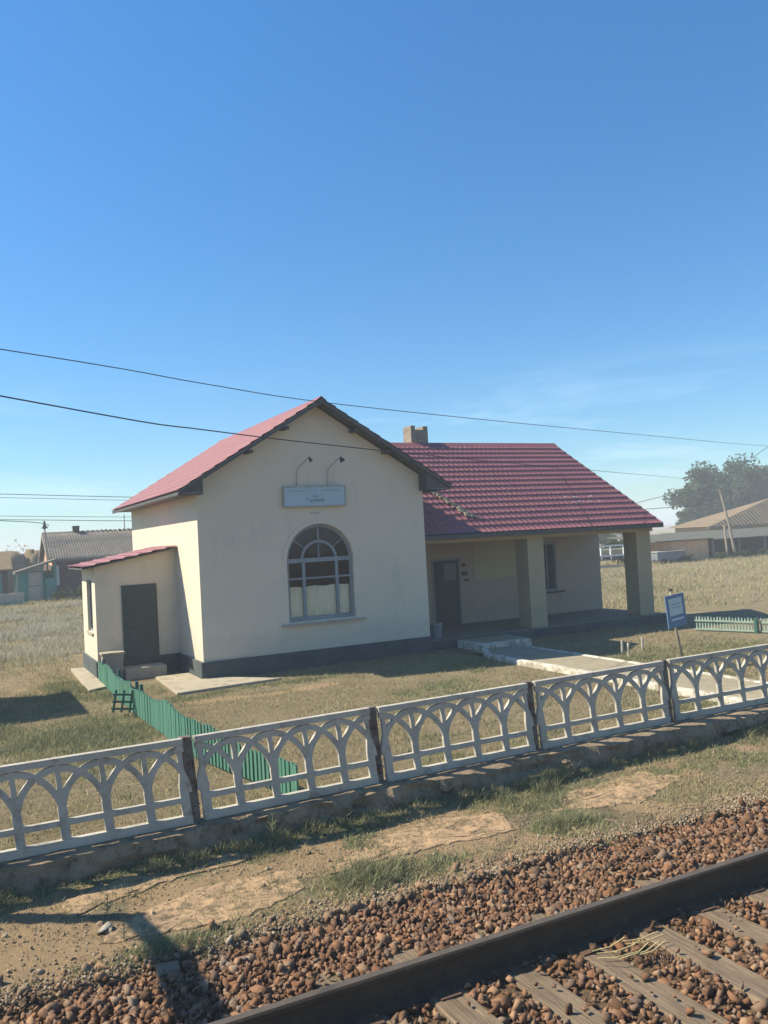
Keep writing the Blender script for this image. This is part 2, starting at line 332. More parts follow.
# ------------------------------------------------------------------ grass
def blades(name,n,region,dens,h,w,mat,lean=.5,hf=None,label=None,cat=None):
    x0,x1,y0,y1=region; out=[];tot=0
    while tot<n:
        x=R.uniform(x0,x1,n*2); y=R.uniform(y0,y1,n*2); k=R.rand(n*2)<dens(x,y)
        out.append(np.stack([x[k],y[k]],1)); tot+=k.sum()
    p=np.concatenate(out)[:n]; x,y=p[:,0],p[:,1]
    z=gz(x,y)-.01; hh=R.uniform(h[0],h[1],n)*(hf(x,y) if hf else 1); a=R.uniform(0,2*np.pi,n); b=R.uniform(0,2*np.pi,n)
    ww=R.uniform(.6,1.3,n)*w; lx=np.cos(b)*hh*lean*R.rand(n); ly=np.sin(b)*hh*lean*R.rand(n)
    dx,dy=np.cos(a)*ww,np.sin(a)*ww
    v=np.stack([np.stack([x-dx,y-dy,z],1),np.stack([x+dx,y+dy,z],1),np.stack([x+lx*.4+dx*.6,y+ly*.4+dy*.6,z+hh*.6],1),np.stack([x+lx*.4-dx*.6,y+ly*.4-dy*.6,z+hh*.6],1),np.stack([x+lx,y+ly,z+hh],1)],1).reshape(-1,3)
    i=np.arange(n)*5; f=np.concatenate([np.stack([i,i+1,i+2],1),np.stack([i,i+2,i+3],1),np.stack([i+3,i+2,i+4],1)])
    o=np_mesh(name,v,f,mat); return tag(o,label,cat,kind='stuff')
def outside(x,y): # no grass inside buildings, slabs or path
    k=np.ones(len(x))
    for a,b_,c_,d in ((-2.1,6.3,.0,8.3),(6,15.1,.2,5.4),(-1.05,1.35,-1.45,1.2),(6.4,8.15,-9.9,.3),(-2.5,-2,.3,4.5),(-9.1,-5,-1,2.2)):
        k*=1-((x>a)&(x<b_)&(y>c_)&(y<d))
    return k
blades('dry_grass',70000,(-6,13,-9.95,8),lambda x,y:outside(x,y)*np.clip(.15+1.4*(fbm(x,y,.8,4,61)-.35),0,1)*(1-.7*baref(x,y)),(.02,.075),.006,M['drygrass'],1.6,label='short dry yellow grass over the station yard',cat='grass')
blades('green_grass',42000,(-6,13,-9.95,6),lambda x,y:outside(x,y)*greenf(x,y)**1.3,(.03,.10),.007,M['greengrass'],1.3,label='green grass patches in the station yard',cat='grass')
blades('platform_weeds',44000,(-6,8,-12.9,-10.36),lambda x,y:greenf(x,y)**1.4,(.02,.11),.005,M['greengrass'],1.3,hf=lambda x,y:.35+.8*fbm(x,y,2,3,77)+.7*(greenf(x,y)>.85),label='low green weeds along the kerb and on the platform strip',cat='weeds')
blades('platform_dry_grass',40000,(-6,8,-12.7,-10.36),lambda x,y:np.clip(2*(fbm(x,y,1.3,4,63)-.4),0,1)*(1-.85*baref(x,y)),(.015,.06),.004,M['drygrass'],1.6,label='thin dry grass on the platform strip before the fence',cat='grass')
blades('field_grass',90000,(-12,75,5,75),lambda x,y:outside(x,y)*(1-sm(30,75,y)*.6)*((x>14.8)|(y>8.6)|(x<-2.1))*np.clip(.2+1.5*(fbm(x,y,.25,4,71)-.35),0,1),(.08,.30),.016,M['drygrass'],1.2,hf=lambda x,y:.5+1.0*fbm(x,y,.15,3,73),label='pale dry steppe grass on the open field',cat='grass')
blades('field_green_grass',22000,(-12,45,4,45),lambda x,y:outside(x,y)*((x>14.8)|(y>8.6)|(x<-2.1))*np.clip(4*(fbm(x,y,.2,4,75)-.52),0,1),(.06,.2),.014,M['greengrass'],1.2,label='greener steppe grass on the open field',cat='grass')
sageden=lambda x,y:np.clip(5*(fbm(x,y,.55,3,83)-.42),0,1)*outside(x,y)*sm(5.5,9,y)*(1-sm(-.5,2,x)*(y<20))
blades('sagebrush',80000,(-9,6,5.5,34),sageden,(.10,.34),.011,M['sage'],1.0,hf=lambda x,y:.35+2.6*np.clip(fbm(x,y,1.0,3,87)-.42,0,1),label='grey dry sagebrush covering the field left of the annex',cat='brush')

# ------------------------------------------------------------------ ballast
def rock(seed):
    rr=random.Random(seed); bm=bmesh.new()
    sh_=(rr.uniform(-.3,.3),rr.uniform(-.3,.3)); sx_,sy_,sz_=rr.uniform(.42,.62),rr.uniform(.32,.50),rr.uniform(.18,.34)
    for a in (-1,1):
        for b in (-1,1):
            for d in (-1,1):
                if rr.random()<.22: continue
                q=lambda w:w*rr.uniform(.62,1.12)
                bm.verts.new(((q(a)+sh_[0]*d)*sx_,(q(b)+sh_[1]*d)*sy_,q(d)*sz_))
    for k in range(2): bm.verts.new((rr.uniform(-.7,.7)*sx_*1.4,rr.uniform(-.7,.7)*sy_*1.4,rr.choice((-1,1))*sz_*1.05))
    r=bmesh.ops.convex_hull(bm,input=bm.verts); bmesh.ops.delete(bm,geom=list({g for g in r['geom_interior'] if isinstance(g,bmesh.types.BMVert)}),context='VERTS')
    bmesh.ops.triangulate(bm,faces=bm.faces); bm.verts.ensure_lookup_table()
    v=np.array([q.co[:] for q in bm.verts]); bm.verts.index_update(); f=np.array([[q.index for q in t.verts] for t in bm.faces]); bm.free(); return v,f
rocks=[rock(k) for k in range(14)]
def scatter(name,P,S,mat,label,cat):
    vs=[];fs=[];off=0; n=len(P); kk=R.randint(0,len(rocks),n)
    for q in range(len(rocks)):
        idx=np.where(kk==q)[0]; v,f=rocks[q]; m=len(idx)
        A=R.normal(size=(m,4)); A/=np.linalg.norm(A,axis=1)[:,None]; w,x,y,z=A.T
        Rm=np.stack([1-2*(y*y+z*z),2*(x*y-z*w),2*(x*z+y*w),2*(x*y+z*w),1-2*(x*x+z*z),2*(y*z-x*w),2*(x*z-y*w),2*(y*z+x*w),1-2*(x*x+y*y)],1).reshape(m,3,3)
        vv=np.einsum('mij,kj->mki',Rm,v)*S[idx][:,None,None]+P[idx][:,None,:]
        ff=f[None]+ (np.arange(m)*len(v))[:,None,None]+off
        vs.append(vv.reshape(-1,3)); fs.append(ff.reshape(-1,3)); off+=m*len(v)
    o=np_mesh(name,np.concatenate(vs),np.concatenate(fs),mat); return tag(o,label,cat,kind='stuff')
SP=.652; sl_x=[-.055+SP*k for k in range(-7,11)]
def stones(n,x0,x1,y0,y1,edge):
    x=R.uniform(x0,x1,n); y=R.uniform(y0,y1,n)
    if edge: k=(R.rand(n)<sm(-12.55,-12.95,y)*.9+.1)&(y<-12.60-.12*R.rand(n)+.35*(fbm(x,x*0,1.1,3,91)-.5)-.05*sm(0,3,x)); x,y=x[k],y[k]
    on=np.zeros(len(x),bool)
    for s_ in sl_x: on|=(np.abs(x-s_)<.145)&(y<-13.42)
    covered=(y>-13.95)&(fbm(x,y,2.3,2,95)>.5)   # sleeper ends partly buried outside the rail
    keep=~on|((y>-13.75)&covered)|(R.rand(len(x))<.02)
    x,y,on=x[keep],y[keep],on[keep]
    z=np.where(on,-.25+.03,gz(x,y)+.008+R.rand(len(x))*.042)
    z=np.where((~on)&(y<-14.1),-.30+R.rand(len(x))*.06,z)
    return np.stack([x,y,z],1)
P=np.concatenate([stones(19000,-6,3,-13.98,-12.5,True),stones(2600,3,8,-13.98,-12.5,True),stones(19000,-5,4,-17.2,-14.1,False),stones(3500,4,9,-17.2,-14.1,False)])
scatter('ballast_stones',P,np.clip(np.exp(R.normal(-3.12,.34,len(P))),.02,.12)*(1+.5*(R.rand(len(P))<.06)),M['stone'],'brown crushed stone ballast heaped along the rail','ballast')
n=9000; x=R.uniform(-6,8,n); y=R.normal(-12.62,.16,n)+.3*(fbm(x,x*0,1.1,3,91)-.5); k=(y>-13.1); x,y=x[k],y[k]
scatter('fine_gravel',np.stack([x,y,gz(x,y)+.006],1),R.uniform(.012,.035,len(x)),M['gravel'],'fine grey gravel at the edge of the ballast','gravel')
n=2600; x=R.uniform(-6,8,n); y=R.uniform(-12.6,-10.3,n)
n=170; x=R.uniform(-6,0.5,n); y=R.normal(-12.62,.16,n)-.04*(x+3); k=y>-13.4; x,y=x[k],y[k]
scatter('broken_chunks',np.stack([x,y,gz(x,y)+.005],1),R.uniform(.05,.12,len(x)),M['chunk'],'broken asphalt chunks along the ballast edge at lower left','rubble')
n=5200; x=R.uniform(-6,8,n); y=R.uniform(-12.6,-10.45,n)
scatter('loose_pebbles',np.stack([x,y,gz(x,y)+.003],1),R.uniform(.008,.028,n)*(1+1.6*(R.rand(n)<.03)),M['gravel'],'loose pebbles scattered on the trodden platform strip','pebbles')
def bigrock(x,y,s,mat,label,seed):
    v,f=rock(seed); o=np_mesh('stone',v*s,f,mat); o.location=(x,y,float(gz(x,y))+s*.22); o.scale=(1,1,.6); o.rotation_euler=(0,0,seed); return tag(o,label,'stone','larger stones by the track')
bigrock(-4.08,-11.80,.13,M['kerbwhite'],'whitish fist-sized stone on the trodden strip at far left','x' and 101)
bigrock(-3.72,-12.72,.22,M['stone'],'large reddish stone at the ballast edge, lower left',102)
bigrock(-1.78,-13.22,.10,M['kerbwhite'],'small pale stone lying among brown ballast beside the rail',104)

# ------------------------------------------------------------------ track
def rail(y,label):
    K=1.22; prof=[(-.075,-.215),(.075,-.215),(.075,-.203),(.012,-.178),(.009,-.060),(.034,-.042),(.0365,-.012),(.028,-.001),(-.028,-.001),(-.0365,-.012),(-.034,-.042),(-.009,-.060),(-.012,-.178),(-.075,-.203)]
    o=thing('rail',(0,y,-.215),label,'rail','rails of the track')
    MB().prism([(y+a*K,b*K) for a,b in prof],'x',-40,60).build('rail_body',M['rail'],o)
    MB().box(-40,60,y-.032,y+.032,-.003,.0005).build('running_surface',M['railtop'],o)
    for k in range(-3,3):
        x=-6.35+12.5*k
        b=MB().box(x-.4,x+.4,y-.040,y-.012,-.20,-.085)
        for j in range(4): b.tube([(x-.3+.2*j,y-.032,-.115),(x-.3+.2*j,y-.055,-.115)],.016,6)
        if abs(x)<7 or k==0: b.build('joint_bar',M['plate'],o)
    return o
rail(-14.04,'dark rusty steel rail running diagonally across the foreground')
rail(-16.10,'second rusty rail nearer the train, just below the picture')
grp='wooden sleepers under the rails'
root=thing('sleeper',(0,0,0),'weathered grey brown wooden sleeper lying in brown ballast under the rusty rail','sleeper',grp)
b=MB(); L0,L1=-1.75,1.75
ys=np.linspace(L0,L1,26); top=[]
vv=[];ff=[]
for j,yy in enumerate(ys):
    e=.012*math.sin(yy*7)+.004*math.cos(yy*23)
    prof=[(-.15+e*.3,-.16),(.15+e*.2,-.16),(.153,-.02+e*.2),(.13,-.002+e*.3),(.03,-.006),(-.04,.0),(-.132,-.004-e*.3),(-.152,-.03)]
    vv+=[(a,yy,z) for a,z in prof]
n8=8
for j in range(len(ys)-1):
    for q in range(n8): ff.append((j*n8+q,j*n8+(q+1)%n8,(j+1)*n8+(q+1)%n8,(j+1)*n8+q))
ff+=[tuple(range(n8)),tuple(range((len(ys)-1)*n8,len(ys)*n8))[::-1]]
MB().add(vv,ff).build('beam',M['sleeper'],root)
for yy in (1.03,-1.03):
    pl=MB().box(-.085,.085,yy-.19,yy+.19,.002,.012).build('tie_plate',M['plate'],root)
    for q,w in((-.05,.13),(.04,-.13)): MB().box(q-.013,q+.013,yy+w-.013,yy+w+.013,.01,.045).build('spike',M['rail'],pl)
for i,x in enumerate(sl_x):
    o=root if i==0 else copy_tree(root)
    o.location=(x,-15.07+random.uniform(-.04,.04),-.262+.012+random.uniform(-.004,.004)); o.rotation_euler=(random.uniform(-.004,.004),0,random.uniform(-.035,.035))
b=MB(); b.tube([(-1.9,-13.25,-.14),(-1.55,-13.5,-.1),(-1.2,-13.6,-.12)],.0,4) if False else None
b=MB()
for k in range(9):
    x0,y0=(-.72+random.uniform(-.1,.3),-14.3-random.uniform(0,.25)); a=random.uniform(-.9,-.2)
    b.tube([(x0,y0,-.20),(x0+.15*math.cos(a),y0+.15*math.sin(a),-.18),(x0+.32*math.cos(a+.3),y0+.32*math.sin(a+.3),-.165)],.0045,4)
tag(b.build('dry_straw',M['straw']),'few pale dry straws lying on ballast beside the rail','straw',kind='stuff')

def slabpiece(poly,label,seed):
    rr=random.Random(seed); pts=[]
    for i,p in enumerate(poly):
        q=poly[(i+1)%len(poly)]; n=max(3,int(math.hypot(q[0]-p[0],q[1]-p[1])/.07))
        for j in range(n):
            t=j/n; e=rr.uniform(-.035,.035); pts.append((p[0]+(q[0]-p[0])*t+e,p[1]+(q[1]-p[1])*t+rr.uniform(-.035,.035)))
    cx=sum(p[0] for p in pts)/len(pts); cy=sum(p[1] for p in pts)/len(pts); n=len(pts); v=[]
    rings=(1,.985,.8,.55,.3)
    v+=[(p[0],p[1],float(gz(p[0],p[1]))-.02) for p in pts]
    for k,f in enumerate(rings):
        for p in pts:
            x=cx+(p[0]-cx)*f; y=cy+(p[1]-cy)*f; v.append((x,y,float(gz(x,y))+.004+(.008 if k else 0)+.012*(float(fbm(x,y,5,3,seed))-.5)))
    v.append((cx,cy,float(gz(cx,cy))+.022)); m=len(rings)+1
    f=[(k*n+i,k*n+(i+1)%n,(k+1)*n+(i+1)%n,(k+1)*n+i) for k in range(m-1) for i in range(n)]+[((m-1)*n+i,(m-1)*n+(i+1)%n,m*n) for i in range(n)]
    return tag(mesh_obj('asphalt_slab',v,f,M['asphalt']),label,'slab','broken asphalt slabs of the old platform')
M['asphalt']=stuffm('worn_tan_asphalt',c(.46,.31,.175),c(.34,.23,.135),5,.97,c(.17,.125,.07),9,(.47,.60),.9,45,bd=.02)
slabpiece([(-4.3,-10.95),(-3.6,-10.68),(-2.35,-10.72),(-2.5,-10.98),(-3.5,-11.05),(-4.3,-11.3)],'long narrow reddish slab of broken asphalt nearest the kerb, at left',5)
slabpiece([(-4.15,-12.05),(-3.6,-11.5),(-2.75,-11.38),(-2.1,-11.5),(-2.3,-12.0),(-3.0,-12.25)],'broad cracked tan asphalt slab at left where the shadow of the added post falls',6)
slabpiece([(-1.9,-11.75),(-1.2,-11.15),(-.2,-11.0),(.5,-11.35),(.3,-11.85),(-.7,-11.75)],'large tan asphalt slab in the middle of the strip between two grass tufts',7)
slabpiece([(1.0,-11.6),(1.7,-11.1),(3.0,-11.0),(3.2,-11.5),(2.0,-11.9)],'tan asphalt slab at the right of the strip below the fence',8)
# ------------------------------------------------------------------ kerb and concrete fence
xs=np.arange(-9,14,.05); prof=[(-.02,-9.93),(.10,-10.0),(.11,-10.15),(.105,-10.33),(.085,-10.45),(-.02,-10.47),(-.12,-10.47),(-.30,-10.50)]
vv=[];
for x in xs:
    for k,(z,y) in enumerate(prof):
        nz=(fbm(x,k*.7,2.2,4,41)-.5); e=float(nz)*(.22 if k>=3 else .05)+(float(fbm(x,k*1.3,9,3,44))-.5)*(.06 if k>=3 else .02)
        chip=-.10*float(sm(.52,.66,fbm(x,k*.1,1.3,3,47))) if k in(4,5) else 0
        vv.append((x,y+e-chip*1.1,z+(e*.3 if k<5 else e*.5)+chip*.45))
np_=len(prof); ff=[(i*np_+k,i*np_+k+1,(i+1)*np_+k+1,(i+1)*np_+k) for i in range(len(xs)-1) for k in range(np_-1)]
tag(mesh_obj('concrete_kerb',vv,ff,M['kerb']),'rough broken concrete kerb strip under the white fence','kerb')
fence=thing('concrete_fence',(0,-10.2,.1),'white openwork precast concrete fence with interlaced pointed arches along the platform','fence')
px_=[-7.4,-5.12,-2.83,-.52,1.91,4.47,7.1,9.8]; py_=[-10.24,-10.23,-10.24,-10.17,-10.11,-10.06,-10.06,-10.06]
LEAN=-.09
def fpanel(w):
    n=5; cw=w/n; m=MB(); D=.036
    bx=lambda x0,x1,z0,z1,d: m.box(x0,x1,-d,d,z0,z1)
    bx(0,w,0,.095,D); bx(0,w,.865,.935,D+.002); bx(.004,w-.004,.235,.298,D-.008)
    for k in range(n+1):
        hw=.046 if 0<k<n else .05; cx=min(max(k*cw,hw+.002),w-hw-.002)
        bx(cx-hw,cx+hw,.093,.24,D-.012); 
        m.prism([(cx-hw,.293),(cx+hw,.293),(cx+hw,.40),(cx+.030,.55),(cx+.024,.87),(cx-.024,.87),(cx-.030,.55),(cx-hw,.40)],'y',-(D-.014),D-.014)
    z0,H=.34,.485
    for k in range(n+1):           # arches spring from every upright to both sides
        for s_,dd in((1,.019),(-1,.023)):
            pts=[];T=12
            tmax=math.pi/2
            for j in range(T+1):
                t=tmax*j/T; pts.append((k*cw+s_*cw*(1-math.cos(t)),z0+H*math.sin(t)))
            pts=[p for p in pts if -.001<=p[0]<=w+.001]
            if len(pts)<2: continue
            L_=[];R_=[]
            for j,p in enumerate(pts):
                a=pts[max(j-1,0)];q=pts[min(j+1,len(pts)-1)];dx,dz=q[0]-a[0],q[1]-a[1];l=math.hypot(dx,dz);nx_,nz_=-dz/l,dx/l
                h=.033; L_.append((p[0]+nx_*h,p[1]+nz_*h));R_.append((p[0]-nx_*h,p[1]-nz_*h))
            for j in range(len(pts)-1):
                pass
            m.prism(L_+R_[::-1],'y',-(D-dd*.62),D-dd*.62)
    return m
for i in range(len(px_)-1):
    g=.078; w=px_[i+1]-px_[i]-2*g+.03; m=fpanel(w)
    ang=math.atan2(py_[i+1]-py_[i],px_[i+1]-px_[i]); T=Matrix.Translation((px_[i]+g,py_[i]-.02,.105+.006*((i*7)%3-1)))@Matrix.Rotation(ang,4,'Z')
    m.v=[tuple(T@Vector((a+LEAN*z,y,z))) for a,y,z in m.v]
    m.build('panel',M['fence'],fence,bevel=.004)
for i,(x,y) in enumerate(zip(px_,py_)):
    m=MB(); m.box(-.062,.062,-.015,.10,-.25,.94); m.tube([(-.055,-.03,.86),(.055,-.03,.86)],.012,6); m.tube([(-.055,-.03,.2),(.055,-.03,.2)],.012,6)
    m.v=[tuple(Vector((x+a+LEAN*max(z,0),y+b_,.1+z))) for a,b_,z in m.v]
    m.build('post',M['fencepost'],fence,bevel=.006)

# ------------------------------------------------------------------ station building
W=6.12; D=8.1; HE=4.42; XR=3.12; HR=6.62; OF=.45; SL=(HR-4.39)/(XR+.53)
st=thing('station_building',(3,4,0),'cream railway station with dark red metal tile roof, arched window and pillared porch','building')
rz=lambda x: HR-SL*abs(x-XR)       # main roof surface
def wall_with_hole(outer,hole,y,depth,mat,name,parent,flip=False):
    vs=[Vector((p[0],p[1],0)) for p in outer]; hs=[Vector((p[0],p[1],0)) for p in hole]
    tri=tessellate_polygon([vs,hs]); al=outer+hole; v=[(p[0],y,p[1]) for p in al]; f=[tuple(t) for t in tri]
    n=len(al); v+=[(p[0],y+depth,p[1]) for p in hole]; h0=len(outer); k=len(hole)
    f+=[(h0+i,h0+(i+1)%k,n+(i+1)%k,n+i) for i in range(k)]
    return MB().add(v,f).build(name,mat,parent)
WC=3.075; WR=.90; WB=1.14; WZ=2.64
hole=[(WC-WR,WB),(WC+WR,WB)]+[(WC+WR*math.cos(t),WZ+WR*math.sin(t)) for t in np.linspace(0,math.pi,25)]
th=.10
outer=[(0,.42),(W,.42),(W,rz(W)-th),(XR,HR-th),(0,rz(0)-th)]
w=wall_with_hole(outer,hole,0,.16,M['plaster'],'wall',st)
MB().add([(0,0,.42),(0,D,.42),(0,D,rz(0)-th),(0,0,rz(0)-th)],[(0,1,2,3)]).build('wall',M['plaster'],st)
MB().add([(W,0,.42),(W,D,.42),(W,D,rz(W)-th),(W,0,rz(W)-th),(W,D,0.4),(0,D,.4),(0,D,rz(0)-th),(XR,D,HR-th)],[(0,1,2,3),(4,5,6,7,2)]).build('wall',M['plaster'],st)
# dark inside of the hall
MB().add([(.05,.2,.1),(W-.05,.2,.1),(W-.05,3.05,.1),(.05,3.05,.1),(.05,.2,4.2),(W-.05,.2,4.2),(W-.05,3.05,4.2),(.05,3.05,4.2)],[(0,1,2,3),(4,5,6,7),(3,2,6,7),(0,3,7,4),(1,2,6,5)]).build('room_lining',M['inside'],st)
# plinth: proud of the wall
pl=MB(); pl.box(-.07,W+.05,-.07,.3,-.35,.42); pl.box(-.07,.3,.302,2.24,-.35,.42); pl.box(W-.3,W+.07,.302,.8,-.35,.418); pl.build('plinth',M['plinth'],st,bevel=.012)
# window
wf=MB(); y0=.10
def arc(r0,r1,a0,a1,ya,yb,cz=WZ,n=24,cx=WC):
    p=[(cx+r1*math.cos(t),cz+r1*math.sin(t)) for t in np.linspace(a0,a1,n)]; q=[(cx+r0*math.cos(t),cz+r0*math.sin(t)) for t in np.linspace(a1,a0,n)]
    for i in range(n-1):
        wf.prism([p[i],p[i+1],q[n-2-i],q[n-1-i]],'y',ya,yb)
arc(WR-.075,WR-.002,0,math.pi,.085,.15)
wf.box(WC-WR+.002,WC-WR+.077,.085,.15,WB,WZ); wf.box(WC+WR-.077,WC+WR-.002,.085,.15,WB,WZ)
wf.box(WC-WR+.002,WC+WR-.002,.083,.152,WB+.001,WB+.10); wf.box(WC-WR+.003,WC+WR-.003,.075,.155,WZ-.05,WZ+.055)
for x in(WC-.43,WC+.47): wf.box(x-.04,x+.04,.088,.149,WB+.1,WZ-.05)
wf.box(WC-WR+.07,WC+WR-.07,.094,.146,2.17,2.215); wf.box(WC-.022,WC+.022,.092,.147,WZ+.5,WZ+WR-.07); wf.box(WC-.015,WC+.015,.096,.143,WZ+.05,WZ+.42)
arc(.43,.50,0,math.pi,.09,.148)
for t in(rad(38),rad(142)):
    m=Matrix.Translation((WC,0,WZ))@Matrix.Rotation(-t,4,'Y'); wf.box(.5,WR-.06,.097,.142,-.013,.013,m)
win=wf.build('window',M['frame'],st)
gp=[(WC-WR+.03,WB+.03),(WC+WR-.03,WB+.03)]+[(WC+(WR-.03)*math.cos(t),WZ+(WR-.03)*math.sin(t)) for t in np.linspace(0,math.pi,25)]
MB().add([(a,.12,b_) for a,b_ in gp],[tuple(range(len(gp)))]).build('pane',M['glass'],win)
cur=[];cf=[]
for k,x in enumerate(np.linspace(WC-WR+.05,WC+WR-.05,90)):
    cur+=[(x,.18+.012*math.sin(k*.8),1.1),(x,.175+.01*math.sin(k*.8),1.985+.012*math.sin(k*.21))]
    if k: cf.append((2*k-2,2*k,2*k+1,2*k-1))
mesh_obj('curtain',cur,cf,M['curtain'],win,True)
MB().box(WC-WR-.20,WC+WR+.24,-.10,.08,1.05,1.10).build('sill',M['concrete'],win,bevel=.005)
# plaster band round the arch
wf=MB(); arc(WR+.004,WR+.11,0,math.pi,-.022,.004); wf.build('arch_moulding',M['plaster'],st)
# metal tile roofs
def tiles(name,O,U,Vd,lu,lv,mat,parent,keep=None,pitch=.19,step=.35,amp=.012,sh=.022,thick=.03,seg=6,jit=0):
    O=Vector(O);U=Vector(U).normalized();Vd=Vector(Vd).normalized();Nn=U.cross(Vd).normalized()
    if Nn.z<0: Nn=-Nn
    us=np.arange(0,lu+1e-6,pitch/seg); vs=[];k=0
    while k*step<lv-1e-6:
        a=k*step; b_=min((k+1)*step,lv)
        vs+= [(a,sh),(a+.3*(b_-a),sh*.6),(b_-.002,0.0)]; k+=1
    uu,vi=np.meshgrid(us,np.arange(len(vs))); va=np.array(vs)
    vv=va[vi,0]; off=va[vi,1]+amp*np.sin(uu/pitch*2*np.pi)
    if jit: off=off+jit*(fbm(uu,vv,.8,3,5)-.5)
    row0=(vi==0); vv=np.where(row0,vv-.012*np.sin(uu/pitch*2*np.pi),vv)
    P=np.array(O)[None,None]+uu[...,None]*np.array(U)+vv[...,None]*np.array(Vd)+(off+thick)[...,None]*np.array(Nn)
    n1,n0=P.shape[:2]; i=np.arange(n0*n1).reshape(n1,n0); F=np.stack([i[:-1,:-1],i[:-1,1:],i[1:,1:],i[1:,:-1]],-1).reshape(-1,4); P=P.reshape(-1,3)
    if keep: F=F[keep(P[F].mean(1))]
    # thin lip at the eave
    o=np_mesh(name,P,F,mat,parent,False); return o
lv=math.hypot(XR+.53,HR-4.39)
mr=tiles('roof',(-.53,8.5,4.39),(0,-1,0),(XR+.53,0,HR-4.39),8.95,lv,M['roof'],st)
tiles('roof',(W+.66,-OF,4.39),(0,1,0),(XR-W-.66,0,HR-4.39),8.95,lv,M['roof'],st)
dk=MB(); t_=.045
dk.prism([(-.52,4.39-.06),(XR,HR-.06),(W+.65,4.39-.06),(W+.65,4.41),(XR,HR+.015),(-.52,4.41)],'y',-OF+.01,8.49); dk.build('roof_deck',M['fascia'],st)
# barge boards, boxed eaves, rake soffit
bb=MB()
for s_,x0 in((1,-.53),(-1,W+.66)):
    bb.prism([(x0,4.39-.08),(x0,4.39+.01),(XR,HR+.012),(XR,HR-.10)],'y',-OF-.02,-OF+.008)
bb.build('barge_board',M['fascia'],st)
sf=MB(); sf.box(-.50,-.004,-OF+.02,8.3,HE-.07,HE-.045); sf.build('eave_soffit',M['soffit'],st); sf=MB(); sf.box(W+.004,W+.63,-OF+.02,8.3,4.30,4.33); sf.build('eave_soffit',M['soffit'],st); sf=MB(); sf.box(-.515,-.49,-OF+.01,8.45,4.32,4.385); 
sf.build('eave_board',M['fascia'],st); sf=MB()
sf.prism([(W-.10,4.30),(W+.64,4.30),(W+.64,4.34),(W-.1,rz(W-.1)-.07)],'y',-OF+.03,-.003); sf.build('eave_soffit',M['fascia'],st); sf=MB()
sf.prism([(-.50,4.33),(.06,4.33),(.06,rz(.06)-.07),(-.50,4.35)],'y',-OF+.03,-.003)
sf.build('eave_soffit',M['fascia'],st)
for x in(1.25,5.0,2.2,4.1):   # purlin ends under the rake
    z=rz(x)-.07; MB().box(x-.07,x+.07,-OF+.06,.0,z-.07-SL*.07,z-SL*.07).build('purlin_end',M['fascia'],st)
MB().prism([(XR-.14,HR-.035),(XR,HR+.075),(XR+.14,HR-.035),(XR,HR+.055)],'y',-OF-.02,8.5).build('ridge_cap',M['roof'],st)
# annex
AX=-2.03; AY=2.3; AB=4.62
azr=lambda x:2.73+.02+(x+2.37)*(3.15-2.73)/2.37-.03
am=MB(); zt=lambda x:azr(x)-.02
am.add([(AX,AY,.42),(0,AY,.42),(0,AY,zt(0)),(AX,AY,zt(AX))],[(0,1,2,3)]).build('annex_wall',M['plaster'],st)
MB().add([(AX,AB,.42),(AX,AB,zt(AX)),(0,AB,zt(0)),(0,AB,.42)],[(0,1,2,3)]).build('annex_wall',M['plaster'],st)
ao=[(AY,.42),(AB,.42),(AB,zt(AX)),(AY,zt(AX))]; ah=[(2.86,1.08),(3.76,1.08),(3.76,2.42),(2.86,2.42)]
vs=[Vector((p[0],p[1],0)) for p in ao]; hs=[Vector((p[0],p[1],0)) for p in ah]; tri=tessellate_polygon([vs,hs]); al=ao+ah
v=[(AX,p[0],p[1]) for p in al]+[(AX+.14,p[0],p[1]) for p in ah]; f=[tuple(t) for t in tri]+[(4+i,4+(i+1)%4,8+(i+1)%4,8+i) for i in range(4)]
MB().add(v,f).build('annex_wall',M['plaster'],st)
aw=MB(); aw.box(AX+.06,AX+.12,2.861,2.92,1.081,2.419); aw.box(AX+.06,AX+.12,3.70,3.759,1.081,2.419); aw.box(AX+.06,AX+.12,2.92,3.70,1.081,1.14); aw.box(AX+.06,AX+.12,2.92,3.70,2.36,2.419); aw.box(AX+.065,AX+.115,3.28,3.33,1.14,2.36)
a_=aw.build('window',M['frame'],st); MB().add([(AX+.09,2.88,1.1),(AX+.09,3.74,1.1),(AX+.09,3.74,2.4),(AX+.09,2.88,2.4)],[(0,1,2,3)]).build('pane',M['pane_dark'],a_)
MB().box(AX-.05,AX+.05,2.8,3.82,1.03,1.078).build('sill',M['concrete'],a_)
MB().box(AX-.05,-.075,AY-.05,AY+.2,-.3,.418).box(AX-.052,AX+.2,AY+.202,AB,-.3,.418).build('annex_plinth',M['plinth'],st,bevel=.01)
tiles('annex_roof',(-2.37,4.85,2.735),(0,-1,0),(2.37,0,.42),2.8,math.hypot(2.37,.42)-.01,M['roof'],st,jit=.03)
MB().prism([(-2.34,2.70),(-.002,3.115),(-.002,3.155),(-2.34,2.74)],'y',2.06,4.84).build('annex_roof_deck',M['fascia'],st)
dr=MB().box(-1.40,-.53,AY-.035,AY+.02,.24,2.25).build('door',M['door'],st,bevel=.006)
MB().box(-1.31,-.62,AY-.045,AY-.036,.4,1.1).box(-1.31,-.62,AY-.045,AY-.036,1.3,2.1).build('door_panel',M['door'],dr)
MB().tube([(-1.25,AY-.04,1.22),(-1.25,AY-.10,1.22),(-1.15,AY-.10,1.22)],.012,6).box(-1.28,-1.22,AY-.046,AY-.036,1.12,1.32).build('handle',M['metal_dark'],dr)
